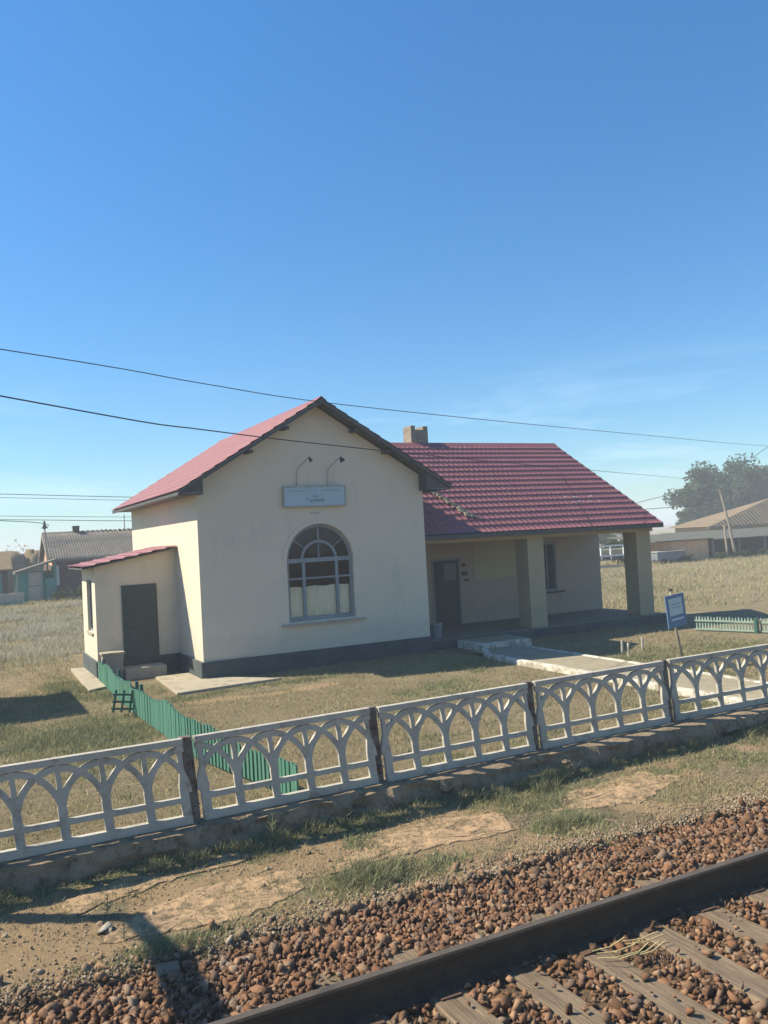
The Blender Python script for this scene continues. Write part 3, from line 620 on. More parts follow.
# porch wing
PY=3.19; PX1=14.9; FZ=.23
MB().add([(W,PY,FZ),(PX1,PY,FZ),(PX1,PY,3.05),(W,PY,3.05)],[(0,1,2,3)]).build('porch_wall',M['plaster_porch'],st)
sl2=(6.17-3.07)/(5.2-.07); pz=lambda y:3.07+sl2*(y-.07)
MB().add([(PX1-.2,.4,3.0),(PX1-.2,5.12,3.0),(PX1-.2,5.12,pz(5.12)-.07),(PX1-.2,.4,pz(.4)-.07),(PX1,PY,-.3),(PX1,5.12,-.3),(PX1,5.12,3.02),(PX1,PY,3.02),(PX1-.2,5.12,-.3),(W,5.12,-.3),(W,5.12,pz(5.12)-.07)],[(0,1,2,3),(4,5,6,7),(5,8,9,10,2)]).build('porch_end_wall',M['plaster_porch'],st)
MB().box(W+.001,PX1-.1,.32,5.1,3.0,3.05).build('porch_ceiling',M['soffit'],st)
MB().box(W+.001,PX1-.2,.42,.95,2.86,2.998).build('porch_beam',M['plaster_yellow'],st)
MB().box(W+.08,PX1+.05,.22,PY+.1,-.5,FZ).build('porch_floor',M['plinth'],st,bevel=.015)
MB().box(W+.08,PX1+.04,.23,PY-.001,FZ+.002,FZ+.012).build('floor_screed',M['floor'],st)
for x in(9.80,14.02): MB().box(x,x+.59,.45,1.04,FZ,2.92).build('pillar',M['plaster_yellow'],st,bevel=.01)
tiles('porch_roof',(14.82,.07,3.07),(-1,0,0),(0,5.13,3.10),14.82-3.3,math.hypot(5.13,3.1),M['roof'],st,keep=lambda p:(p[:,0]>W+.03)|(p[:,2]>HR-SL*np.abs(p[:,0]-XR)+.02))
MB().prism([(.09,3.04),(5.2,6.13),(5.2,6.16),(.09,3.09)],'x',W+.02,14.80).build('porch_roof_deck',M['fascia'],st)
MB().box(W+.02,14.81,.05,.08,2.97,3.085).build('eave_board',M['fascia'],st)
MB().prism([(.08,3.0),(5.2,6.10),(5.2,6.2),(.08,3.1)],'x',14.78,14.84).build('barge_board',M['fascia'],st)
MB().prism([(5.02,6.10),(5.2,6.25),(5.36,6.10),(5.2,6.22)],'x',6.5,14.84).build('ridge_cap',M['roof'],st)
ch=MB(); ch.box(8.80,9.46,5.24,5.80,4.5,6.70); ch.box(8.802,8.97,5.242,5.798,6.70,6.84); ch.box(9.28,9.458,5.242,5.798,6.70,6.82); ch.build('chimney',M['chimney'],st,bevel=.012)
# porch door, window, patch, notices
pd=MB().box(8.19,9.09,PY-.04,PY+.02,FZ+.012,2.28).build('door',M['door'],st,bevel=.006)
MB().box(8.55,8.98,PY-.046,PY-.041,1.65,2.18).build('pane',M['plaster_patch'] if False else M['truck'],pd)
MB().box(8.12,8.187,PY-.03,PY,FZ+.012,2.34).box(9.093,9.16,PY-.03,PY,FZ+.012,2.34).box(8.187,9.093,PY-.03,PY,2.283,2.34).build('door_frame',M['frame'],st)
MB().box(9.70,11.27,PY-.012,PY-.001,1.60,2.88).build('wall_patch',M['plaster_patch'],st)
for i,(x,z,w_,h) in enumerate(((9.30,2.10,.13,.10),(9.32,1.83,.20,.14),(9.38,1.62,.16,.08))):
    tag(MB().box(x-w_/2,x+w_/2,PY-.03,PY-.002,z-h/2,z+h/2).build('notice_plate',[M['plate'],M['plinth'],M['plate']][i]),['top small rusty notice plate right of the porch door','middle dark notice plate right of the porch door','lowest small rusty notice plate right of the porch door'][i],'notice','notice plates by the porch door')
pw=MB().box(12.16,13.0,PY-.02,PY+.03,1.02,1.10).box(12.16,13.0,PY-.02,PY+.03,2.58,2.66).box(12.16,12.24,PY-.019,PY+.03,1.1,2.58).box(12.92,13.0,PY-.019,PY+.03,1.1,2.58).box(12.56,12.61,PY-.017,PY+.03,1.1,2.58).build('window',M['frame'],st)
MB().box(12.2,12.96,PY-.012,PY-.004,1.06,2.62).build('pane',M['pane_dark'],pw); MB().box(12.05,13.25,PY-.09,PY,.95,.998).build('sill',M['plinth'],pw)
# broken mortar line and flaked paint on the porch roof
db=MB(); rr=random.Random(3)
for k in range(46):
    t=k/45; x=7.62+.5*t+rr.uniform(-.07,.07); y=2.32-1.55*t+rr.uniform(-.05,.05); s_=rr.uniform(.05,.12); z=pz(y)+.09
    v,f=rock(200+k%9); db.add([(x+a*s_*1.3,y+b_*s_*1.2,z+d*s_) for a,b_,d in v],[tuple(q) for q in f])
db.build('roof_debris',M['debris'],st)
gpz=lambda x,y:(x,y,pz(y)+.088)
MB().add([gpz(7.72,2.25),gpz(7.86,1.9),gpz(8.02,1.45),gpz(8.24,.92),gpz(8.46,.62),gpz(8.34,.60),gpz(8.1,.82),gpz(7.9,1.35),gpz(7.76,1.85)],[tuple(range(9))]).build('torn_gap_dark',M['metal_dark'],st)  # flat dark patch; the shade inside the torn gap is in its colour
fl=MB()
for k in range(13):
    x=12.2+rr.random()*1.2; y=1.33+rr.choice((0,0,.0,.3))+rr.uniform(-.03,.03); w_=rr.uniform(.04,.14); h=rr.uniform(.02,.04)
    fl.add([(x,y,pz(y)+.075),(x+w_,y,pz(y)+.075),(x+w_*.8,y+h,pz(y+h)+.075),(x+w_*.1,y+h*.8,pz(y+h*.8)+.075)],[(0,1,2,3)])
fl.build('flaked_paint',M['roofflake'],st)

# ------------------------------------------------------------------ sign on the gable
def text(s,x,y,z,size,mat,parent,align='CENTER'):
    cu=bpy.data.curves.new('lettering','FONT'); cu.body=s; cu.size=size; cu.align_x=align; cu.align_y='CENTER'; cu.extrude=.003; cu.resolution_u=3
    o=bpy.data.objects.new('lettering',cu); COL.objects.link(o); cu.materials.append(mat); o.parent=parent; o.matrix_parent_inverse=parent.matrix_basis.inverted()
    m=bpy.data.meshes.new_from_object(o); bpy.data.objects.remove(o)
    m.transform(Matrix.Translation((x,y,z))@Matrix.Rotation(rad(90),4,'X')); q=bpy.data.objects.new('lettering',m); COL.objects.link(q)
    q.parent=parent; q.matrix_parent_inverse=parent.matrix_basis.inverted(); return q
sg=thing('station_sign',(2.97,-.05,3.98),'wide pale blue station name board on the gable above the arched window','sign')
MB().box(2.165,3.785,-.095,-.02,4.0,4.46).build('board',M['signwhite'],sg)
MB().box(2.14,3.81,-.11,-.012,3.972,3.999).box(2.14,3.81,-.11,-.012,4.461,4.488).box(2.14,2.164,-.11,-.012,3.999,4.461).box(3.786,3.81,-.11,-.012,3.999,4.461).build('frame',M['signframe'],sg)
text('Гуляев',2.98,-.099,4.13,.145,M['signink'],sg); text('станция',2.98,-.099,4.235,.045,M['signink'],sg)
text('ПРИВОЛЖСКАЯ',2.52,-.099,4.37,.058,M['signinkpale'],sg); text('ЖЕЛЕЗНАЯ ДОРОГА',3.42,-.099,4.37,.052,M['signinkpale'],sg)
MB().tube([(2.97+.05*math.cos(t),-.098,4.37+.035*math.sin(t)) for t in np.linspace(0,6.28,13)],.006,5).build('emblem',M['signinkpale'],sg)
for i,(x,lab) in enumerate(((2.51,'left thin gooseneck lamp above the name board'),(3.35,'right gooseneck lamp above the name board, with the bigger shade'))):
    g_=thing('gooseneck_lamp',(x,-.06,4.49),lab,'lamp','gooseneck lamps over the name board')
    MB().tube([(x,-.06,4.488),(x,-.07,4.70),(x+.0,-.1,4.88),(x+.07,-.22,5.0),(x+.15,-.42,5.12),(x+.19,-.5,5.14)],.014,7).build('arm',M['signframe'],g_,True)
    r_=.045 if i==0 else .075
    MB().tube([(x+.19,-.5,5.17),(x+.20,-.52,5.12),(x+.22,-.55,5.07)],.02,10,r1=r_).build('lamp_shade',M['metal_dark'],g_)
tag(MB().box(2.86,3.10,-.02,-.003,3.80,3.83).build('number_plate',M['signframe']),'tiny metal plate on the wall between name board and arch','plate')

# ------------------------------------------------------------------ yard objects around the building
sb=MB().box(-1.50,-.50,1.62,2.22,-.1,.245)
tag(sb.build('doorstep',M['concrete'],bevel=.02),'pale concrete block step before the dark annex door','step')
cb=thing('cabinet',(-1.75,1.85,0),'low brown board cabinet with pale top left of the annex door','cabinet')
MB().box(-1.98,-1.52,1.74,2.1,-.02,.62).build('body',M['box'],cb,bevel=.006); MB().box(-2.02,-1.48,1.70,2.12,.62,.665).build('top',M['slab'],cb)
MB().box(-2.0,-1.97,1.715,1.738,.0,.62).build('trim',M['slab'],cb)
s1=MB(); s1.prism([(-.88,1.15),(-1.0,-1.55),(.3,-1.40),(1.42,-1.33),(.35,-.075),(-.075,-.075),(-.075,1.15)],'z',-.1,.055)
tag(s1.build('concrete_apron',M['slab'],bevel=.01),'sunlit concrete slab at the foot of the gable corner','slab')
s2=MB(); s2.prism([(-2.52,.35),(-2.08,.65),(-2.085,4.4),(-2.42,4.5)],'z',-.1,.05)
tag(s2.build('concrete_apron',M['slab'],bevel=.01),'yellowish concrete slab strip beside the annex wall','slab')
bn=thing('metal_bin',(6.75,.75,FZ),'small pale ribbed metal bin on the porch floor beside the gable wall','bin')
vv=[];n=28
for j,(z,r) in enumerate(((0,.16),(.03,.165),(.36,.19),(.37,.2),(.40,.2))):
    for k in range(n): q=r*(1+.03*math.cos(k*math.pi)) if j in(1,2) else r; vv.append((6.72+q*math.cos(k*2*math.pi/n),.75+q*math.sin(k*2*math.pi/n),FZ+.015+z))
ff=[(j*n+k,j*n+(k+1)%n,(j+1)*n+(k+1)%n,(j+1)*n+k) for j in range(4) for k in range(n)]+[tuple(range(n))]
MB().add(vv,ff).build('body',M['truck'],bn)
bnr=MB().tube([(6.72+.2*math.cos(t),.75+.2*math.sin(t),FZ+.415) for t in np.linspace(0,6.283,25)],.012,6,False).build('rim',M['signframe'],bn)
# whitewashed step and path
tag(MB().box(7.05,8.62,-1.1,.18,-.1,.2).build('entrance_step',M['kerbwhite'],bevel=.03),'whitewashed concrete step at the head of the path before the porch','step')
tag(MB().box(7.2,8.5,-.95,.1,.2005,.207).build('step_tread',M['pathtop']),'worn grey tread on top of the whitewashed step','tread')
path=mesh_obj('path',[(6.62,-9.95,.075),(8.0,-9.95,.075),(8.05,-1.11,.075),(6.62,-1.11,.075)],[(0,1,2,3)],M['pathtop']); tag(path,kind='structure')
def kerb(pts,w,h,label):
    b=MB(); L_=[(x-w/2,y) for x,y in pts]; R_=[(x+w/2,y) for x,y in pts]; n=len(pts)
    vv=[];rr=random.Random(len(pts))
    for (x,y) in pts:
        e=rr.uniform(-.012,.012); vv+=[(x-w/2-.02+e,y,-.1),(x-w/2+e,y,h-.02+e),(x-w/2+.025,y,h+e),(x+w/2-.025,y,h+e*.6),(x+w/2,y,h-.02),(x+w/2+.02,y,-.1)]
    ff=[(i*6+k,i*6+k+1,(i+1)*6+k+1,(i+1)*6+k) for i in range(n-1) for k in range(5)]+[tuple(range(6)),tuple(range(6*n-6,6*n))[::-1]]
    return tag(b.add(vv,ff).build('white_kerb',M['kerbwhite']),label,'kerb','whitewashed kerbs of the path')
kerb([(7.0,-1.2),(6.72,-1.8)]+[(6.52,y) for y in np.arange(-2.3,-10,-.4)],.17,.12,'left whitewashed kerb of the path, nearer the gable')
kerb([(8.12,y) for y in np.arange(-1.12,-10,-.4)],.12,.095,'right whitewashed kerb of the path, on the blue sign side')
for i,(x,y) in enumerate(((8.98,-4.35),(9.95,-3.8),(9.2,-3.9))):
    b=MB().tube([(x,y,-.05),(x+.01,y,.16),(x+.02,y+.01,.32)],.028,7); tag(b.build('white_stake',M['kerbwhite']),['short white stake standing nearest the path in the shade','short white stake farthest right in the shade before the porch','middle of the three short white stakes in the shade'][i],'stake','short white stakes in the shaded yard')

# blue information sign
bs=thing('information_sign',(8.65,-6.36,0),'blue framed information board on a leaning pole before the porch','sign')
MB().tube([(8.72,-6.33,-.1),(8.50,-6.33,.95),(8.43,-6.33,1.68)],.026,8).build('pole',M['pole'],bs,True)
tilt=Matrix.Translation((8.51,-6.37,1.235))@Matrix.Rotation(rad(-6),4,'Y')
MB().box(-.27,.27,-.014,.014,-.345,.345,tilt).build('board',M['blue'],bs,bevel=.004)
pn=MB().box(-.195,.19,-.019,-.0145,-.09,.27,tilt).build('panel',M['signpanel'],bs)
MB().box(-.16,.16,-.023,-.0195,.135,.155,tilt).box(-.10,.12,-.023,-.0195,.065,.085,tilt).build('lettering',M['signink'],pn)
MB().box(-.175,.185,-.019,-.0145,-.20,-.155,tilt).build('caption_strip',M['signinkpale'],bs)
MB().tube([(8.43,-6.33,1.67),(8.425,-6.33,1.70)],.04,8).build('cap',M['metal_dark'],bs)

# green plank fence
gf=thing('plank_fence',(-2.1,-4,0),'wavy bright green plank fence running from the annex to the concrete fence','fence')
def planks(ya,yb,x0,topf,name,xf=lambda y:0):
    b=MB(); y=ya; k=0; rr=random.Random(int(ya*10))
    while y>yb:
        w_=.105; h=topf(y)+rr.uniform(-.012,.012); x=x0+xf(y)+rr.uniform(-.006,.006); dx=rr.uniform(-.01,.01)
        g0=float(gz(x,y))
        b.box(x-.011,x+.011,y-w_+.006,y,g0+.03,g0+h-.02); b.prism([(y-w_+.006,g0+h-.02),(y,g0+h-.02),(y-.02,g0+h+.012),(y-w_*.5,g0+h+.022),(y-w_+.026,g0+h+.012)],'x',x-.011,x+.011)
        y-=w_
    return b.build(name,M['green'],gf)
planks(1.75,-2.55,-2.12,lambda y:.50+.05*math.sin(y*2.1+1)+(.05 if y>1.2 else 0),'plank_panel',lambda y:.02*math.sin(y*1.3))
planks(-2.78,-10.02,-2.14,lambda y:.54+.05*math.sin(y*1.15+2.2)+.03*math.sin(y*3.1)-.10*float(sm(-8,-9.7,y)),'plank_panel',lambda y:.04*math.sin(y*.9)+.62*float(sm(-6,-10.2,y)))
for ya,yb in((1.7,-2.5),(-2.9,-6.5)):
    for z in(.15,.38): MB().box(-2.075,-2.035,yb,ya,z,z+.045).build('rail',M['greendark'],gf)
for y in(1.6,-.5,-2.5,-2.95,-5.4): MB().box(-2.03,-1.97,y-.03,y+.03,-.2,.55).build('post',M['greendark'],gf)
lg=thing('lattice_gate',(-2.35,-2.9,0),'small dark green lattice gate leaning at the gap of the green fence','gate')
T=Matrix.Translation((-2.32,-2.95,.06))@Matrix.Rotation(rad(8),4,'Y')@Matrix.Rotation(rad(12),4,'X')
b=MB()
for k in range(4): b.box(-.24+k*.15,-.20+k*.15,-.012,.012,0,.44,T)
b.build('pickets',M['greendark'],lg); b=MB()
for z in(.06,.20,.34): b.box(-.27,.28,-.034,-.014,z,z+.035,T)
b.build('crossbars',M['greendark'],lg)
# pale green picket fence on the right
pk=thing('picket_fence',(15,-3.3,0),'low pale green picket fence standing at the right edge of the yard','fence')
A=Vector((11.95,-3.35,0));dirv=Vector((.32,-.95,0)).normalized(); b=MB(); ang=math.atan2(dirv.y,dirv.x)
T=Matrix.Translation((13.6,-2.15,0))@Matrix.Rotation(ang,4,'Z')
b=MB(); L_=4.4
for k in range(int(L_/.085)):
    h=.40+.012*math.sin(k*1.9); b.box(k*.085,k*.085+.04,-.012,.012,.0,h-.03,T); b.prism([(k*.085,h-.03),(k*.085+.04,h-.03),(k*.085+.02,h+.015)],'y',-.012,.012,T)
b.build('pickets',M['palegreen'],pk); b=MB()
for z in(.03,.27): b.box(-.03,L_,-.045,-.013,z,z+.04,T)
b.build('crossbars',M['palegreen'],pk)
for x in(1.7,4.0): MB().box(x-.04,x+.04,-.12,-.05,-.25,.42,T).build('post',M['greendark'],pk)

# ------------------------------------------------------------------ wires
def wire(pts,r,label):
    P=[Vector(p) for p in pts]; b=MB(); q=[]
    for i in range(len(P)-1):
        p0=P[max(i-1,0)];p1=P[i];p2=P[i+1];p3=P[min(i+2,len(P)-1)]
        for j in range(6):
            t=j/6; q.append(.5*((2*p1)+(p2-p0)*t+(2*p0-5*p1+4*p2-p3)*t*t+(3*p1-p0-3*p2+p3)*t**3))
    q.append(P[-1]); return tag(b.tube(q,r,5).build('overhead_wire',M['wire']),label,'wire','overhead wires')
wire([(-40,-18,9.0),(-18,-9.5,6.95),(-4.35,-5,6.44),(-.7,-3.38,6.33),(2.48,-1.97,6.27),(9.6,1.18,6.40),(19.37,5.51,6.65),(36.36,13.03,7.13),(60,23.5,8.2)],.009,'upper dark wire sweeping across the sky above the gable peak')
wire([(-40,-34.6,8.5),(-18,-18.9,5.6),(-4.6,-9.4,4.92),(-1.54,-7.22,4.85),(2.99,-3.99,4.92),(8.78,.14,5.07),(18.73,7.22,5.36),(40.65,22.85,5.95),(54.7,32.6,5.75)],.009,'lower dark wire crossing before the gable and ending at the right pole')
wire([(-20,48,8.6),(-1.9,48,7.71),(7.3,48,7.25),(20,48,6.7)],.024,'highest far wire left of the station roof')
wire([(-20,48,8.3),(-1.9,48,7.45),(7.3,48,7.0),(20,48,6.5)],.018,'second highest far wire left of the station roof')
wire([(-20,48,6.9),(-1.97,48,6.1),(7.25,48,5.7),(20,48,5.3)],.018,'third far wire left of the station roof')
wire([(-20,48,6.5),(-1.97,48,5.83),(7.25,48,5.4),(20,48,5.0)],.024,'fourth far wire, just over the brick house ridge')
wire([(-30,46,7.2),(-1.98,46.5,5.7),(.95,46.9,5.0)],.025,'slanting far wire dropping to the mast on the brick house gable')
wire([(68,33,11.6),(61.7,33,9.48),(55.2,33,6.37),(51.5,33,5.6),(45.7,33,4.87),(36,33,2.6)],.025,'slanting far wire climbing to the right behind the pole')
wire([(30,33.2,4.4),(42.4,33.2,4.2),(54.9,33.2,4.5)],.025,'level far wire low behind the right end of the porch roof')

# ------------------------------------------------------------------ far left homestead
bh=thing('brick_house',(5,46,0),'low dark brick house with grey corrugated roof behind the annex','house')
b=MB(); x0,x1,ya,yb,ez,rzh=1.1,12.5,44.0,50.8,2.72,4.72; ym=(ya+yb)/2
b.add([(x0,ya,-.4),(x1,ya,-.4),(x1,ya,ez),(x0,ya,ez),(x0,yb,-.4),(x0,yb,ez),(x0,ym,rzh-.05),(x1,yb,-.4),(x1,yb,ez),(x1,ym,rzh-.05)],[(0,1,2,3),(0,3,6,5,4),(1,7,8,9,2),(4,7,8,5)])
b.build('wall',M['brickdark'],bh)
b=MB(); b.prism([(x0+.0,ez-.2),(x0,ez-.1)],'y',0,0) if False else None
MB().add([(x0-.012,ya+.15,ez-.45),(x0-.012,yb-.2,ez-.1),(x0-.012,ym,rzh-.35)],[(0,1,2)]).build('gable_facing',M['bricktan'],bh)
def corr(name,x0,x1,ya,za,yb,zb,mat,parent,pitch=.18,amp=.03):
    xs=np.arange(x0,x1,pitch/4); vv=[]; rows=6
    for j in range(rows+1):
        t=j/rows
        for k,x in enumerate(xs): vv.append((x,ya+(yb-ya)*t,za+(zb-za)*t+amp*math.sin(k*math.pi/2)))
    n=len(xs); F=np.array([(j*n+k,j*n+k+1,(j+1)*n+k+1,(j+1)*n+k) for j in range(rows) for k in range(n-1)])
    o=np_mesh(name,np.array(vv),F,mat,parent); s_=o.modifiers.new('thickness','SOLIDIFY'); s_.thickness=.03; return o
rf=corr('roof',x0-.3,x1+.3,ya-.35,ez-.12,ym,rzh,M['slate'],bh); corr('roof',x0-.3,x1+.3,yb+.35,ez-.12,ym,rzh,M['slate'],bh)
MB().prism([(ya-.4,ez-.2),(ym,rzh-.07),(yb+.4,ez-.2),(yb+.4,ez-.35),(ym,rzh-.24),(ya-.4,ez-.35)],'x',x0-.36,x0-.31).build('barge_board',M['palepanel'],bh)
b=MB().box(2.95,3.40,ym-.1,ym+.35,4.3,5.15); b.box(2.92,3.43,ym-.14,ym+.4,5.02,5.09); b.build('chimney',M['darkwood'],bh)
b=MB()
for k in range(26):
    x=3.6+k*.33; s_=random.uniform(.05,.12); b.box(x,x+s_*1.5,ym-.12,ym+.1,rzh-.02,rzh+s_)
b.build('ridge_cap',M['slate'],bh)
wd=MB().box(1.32,1.50,ya-.03,ya,.9,2.3).build('window_frame',M['white'],bh)
mast=thing('mast',(.55,43.2,0),'thin mast with dark insulator head before the brick house gable','pole')
MB().tube([(.72,43.5,-.3),(.70,43.5,2.7),(.62,43.5,4.9)],.05,6).build('pole',M['pole'],mast)
MB().tube([(.62,43.5,4.9),(.62,43.5,5.05),(.62,43.5,5.2)],.12,8).tube([(.62,43.5,5.2),(.62,43.5,5.45)],.07,8).box(.42,.82,43.45,43.55,4.95,5.02).build('insulator',M['metal_dark'],mast)
sh=thing('lean_to_shed',(-.2,42.5,0),'teal lean-to shed with pale door panel and sloping slate roof beside the brick house','shed')
MB().prism([(-1.5,1.90),(1.15,2.66),(1.15,2.80),(-1.5,2.04)],'y',41.7,44).build('roof',M['slate'],sh)
MB().box(-.66,.16,42.0,42.06,.05,1.95).build('door_panel',M['palepanel'],sh); MB().box(-.6,.1,41.985,42.0,1.02,1.06).build('crossbar',M['darkwood'],sh)
MB().box(.40,1.0,42.0,42.06,.0,1.5).build('door',M['teal'],sh)
MB().box(-1.4,1.0,43.6,43.66,-.2,2.0).box(-1.25,-.68,42.05,42.1,-.2,1.9).box(.95,1.0,42.1,43.6,-.2,2.3).build('wall',M['teal'],sh)
for x in(-1.3,-.72,.22,1.05): MB().box(x-.05,x+.05,41.93,42.03,-.3,2.1+.25*(x+1)).build('post',M['teal'],sh)
MB().prism([(-1.60,-.3),(-1.54,-.3),(-1.3,1.9),(-1.36,1.9)],'y',41.9,41.96).build('brace',M['palepanel'],sh)
ba=thing('barn',(-6,49,0),'dark weathered barn with sagging roof at the left edge','barn')
MB().box(-14,-1.6,48,53,-.4,2.2).build('wall',M['truck'] if False else M['darkwood'],ba); MB().prism([(47.5,2.1),(50.5,3.4),(53.5,2.1),(53.5,2.2),(50.5,3.52),(47.5,2.2)],'x',-14.4,-1.3).build('roof',M['hay'],ba)
MB().box(-3.2,-2.0,47.94,47.995,-.1,1.9).build('door',M['teal'],ba)
lw=thing('low_wall',(-3,39.5,0),'low pale wall with teal base at the far left edge','wall')
MB().box(-9,-1.15,39.4,39.6,-.2,.75).build('body',M['palepanel'],lw); MB().box(-9,-1.05,39.3,39.39,-.2,.2).build('base_board',M['teal'],lw)
def mound(x,y,rx,ry,h,label,seed):
    vv=[];n=24;m=9
    for j in range(m):
        t=j/(m-1)*math.pi/2
        for k in range(n):
            a=2*math.pi*k/n; q=1+.18*(float(vnoise(math.cos(a)*2+seed,math.sin(a)*2+j*.5,1.3,seed))-.5); vv.append((x+rx*math.cos(a)*math.cos(t)**.6*q,y+ry*math.sin(a)*math.cos(t)**.6*q,-.4+(h+.4)*math.sin(t)*q))
    ff=[(j*n+k,j*n+(k+1)%n,(j+1)*n+(k+1)%n,(j+1)*n+k) for j in range(m-1) for k in range(n)]
    return tag(mesh_obj('haystack',vv,ff,M['hay'],None,True),label,'haystack','old haystacks behind the homestead')
mound(-.9,61,2.2,2.5,3.35,'rounded brown haystack behind the lean-to, left of the others',1); mound(1.3,62,1.5,2.3,3.5,'rounded brown haystack nearest the brick house gable',2); mound(-4.6,60,2.4,2.3,4.1,'tall dark haystack at the far left edge',3)

# ------------------------------------------------------------------ trees and shrubs
def tree(name,x,y,h,r,nl,ls,label,cat,group,leaf=None,base=-.3,trunk=.28,squash=.8,seed=0,low=.25,thin=False):
    rs=np.random.RandomState(seed+5); rr=random.Random(seed)
    t=thing(name,(x,y,base),label,cat,group); b=MB()
    th=h*.42; b.tube([(x,y,base),(x+.1,y,base+th*.5),(x+rr.uniform(-.2,.2),y,base+th)],trunk,8,r1=trunk*.65)
    tips=[]
    for k in range(9 if not thin else 14):
        a=2*math.pi*k/9+rr.uniform(-.3,.3); e=rr.uniform(.35,1.1); ln=r*rr.uniform(.6,.95); z0=base+th*rr.uniform(.7,1.)
        tip=(x+math.cos(a)*math.cos(e)*ln,y+math.sin(a)*math.cos(e)*ln,min(z0+math.sin(e)*ln*1.1,base+h*.95)); midp=((x*.6+tip[0]*.4),(y*.6+tip[1]*.4),z0+(tip[2]-z0)*.55)
        b.tube([(x,y,z0),midp,tip],trunk*.38,6,r1=trunk*.08); tips.append(tip)
        if thin:
            for q in range(7):
                s_=[midp[i]+(tip[i]-midp[i])*rr.random() for i in range(3)]; b.tube([s_,[s_[0]+rr.uniform(-.6,.6),s_[1]+rr.uniform(-.6,.6),s_[2]+rr.uniform(.2,.9)]],trunk*.1,4,r1=.01)
    b.build('trunk',M['bark'],t,True)
    if nl:
        nc=26; C_=[]
        for k in range(nc):
            u=rs.normal(size=3); u/=np.linalg.norm(u); q=rs.rand()**.45
            C_.append((x+u[0]*r*q*.82,y+u[1]*r*q*.82,base+h*low+(h*(1-low))*(.5+.46*u[2]*q)))
        C_+=tips; C_=np.array(C_); ci=rs.randint(0,len(C_),nl); rad_=r*rs.uniform(.16,.34,len(C_))[ci]
        u=rs.normal(size=(nl,3)); u/=np.linalg.norm(u,axis=1)[:,None]; P=C_[ci]+u*(rad_*rs.rand(nl)**.5)[:,None]*np.array([1.15,1.15,squash])
        A=rs.normal(size=(nl,3)); A/=np.linalg.norm(A,axis=1)[:,None]; B=np.cross(A,rs.normal(size=(nl,3))); B/=np.linalg.norm(B,axis=1)[:,None]
        s_=ls*rs.uniform(.6,1.4,nl)[:,None]
        V=np.stack([P-A*s_,P+B*s_*.5,P+A*s_,P-B*s_*.5],1).reshape(-1,3); i=np.arange(nl)*4
        np_mesh('crown',V,np.stack([i,i+1,i+2,i+3],1),leaf or M['leaf'],t)
    return t
G='leafy trees behind the right homestead'
tree('leafy_tree',101.5,76,11.4,6.0,7500,.30,'broad leafy tree left of the others, behind the leaning pole','tree',G,seed=1,low=.12)
tree('leafy_tree',109,78,14.2,7.2,8500,.30,'tallest leafy tree, in the middle of the row behind the pole','tree',G,seed=2,low=.15)
tree('leafy_tree',117,76,12.8,6.5,7000,.30,'leafy tree at the right edge, over the tan roof','tree',G,seed=3,low=.15)
tree('leafy_tree',109,84,9.5,5.5,5000,.30,'lower leafy tree filling between the pole and the tan roof','tree',G,seed=4,low=.08)
tree('leafy_tree',96.5,75,5.2,2.4,2200,.26,'small leafy tree at the left foot of the row','tree',G,seed=6,low=.05)
tree('leafy_tree',126,80,14,7,5000,.35,'leafy tree mostly beyond the right edge','tree',G,seed=7,low=.1)
for i,(x,y,h,r) in enumerate(((70,60,3.9,2.2),(67,62,3.2,1.8),(49.5,37.5,2.3,1.3),(46.6,37,2.2,1.4),(51.8,38,2.0,1.0),(110,112,5,4),(122,118,5,4),(98,105,4.6,3.5))):
    tree('shrub',x,y,h,r,1300,.16,['round bush behind the right end of the porch roof','lower bush behind the right end of the porch roof','dark bush behind the grey trailer','dark bush behind the white railed cart','small bush at the corner of the brick shed','far pale tree clump on the horizon right of the roof','far tree clump under the big trees','far low tree clump on the horizon behind the porch'][i],'bush','bushes around the right homestead',base=-.3,trunk=.08,seed=20+i,low=0)
for i,(x,y,h,r) in enumerate(((-.6,66,4.9,1.6),(.9,67,5.3,1.7),(-3.2,66,4.6,1.5))):
    tree('bare_tree',x,y,h,r,260,.10,['bare thin tree behind the lean-to, the shorter one','bare thin tree nearest the brick house gable, the taller one','bare thin tree at the far left edge'][i],'tree','bare trees behind the left homestead',base=-.3,trunk=.10,seed=40+i,thin=True,leaf=M['sage'])
for i,(x,y,h,r) in enumerate(((2.2,40.6,.9,.9),(3.5,41.2,.8,.8),(1.0,40.2,.7,.6),(.1,19,.6,.45))):
    tree('shrub',x,y,h,r,900,.06,['green bush at the foot of the brick house wall','smaller green bush right at the annex edge, by the brick house','green bush before the teal shed door','green bush standing alone in the sagebrush field'][i],'bush','bushes by the left homestead',base=-.02,trunk=.02,seed=60+i,low=0,leaf=M['greengrass'] if i==3 else None)
for i,(x,y) in enumerate(((53.0,31.6),(55.8,31.4),(58.6,31.6),(49.5,31.8))):
    tree('shrub',x,y,.55,.7,500,.07,['weedy bush before the corner of the brick shed','weedy bush at the foot of the leaning pole','weedy bush before the open shed','weedy bush before the brick wall'][i],'bush','bushes before the right sheds',base=-.3,trunk=.02,seed=80+i,low=0)
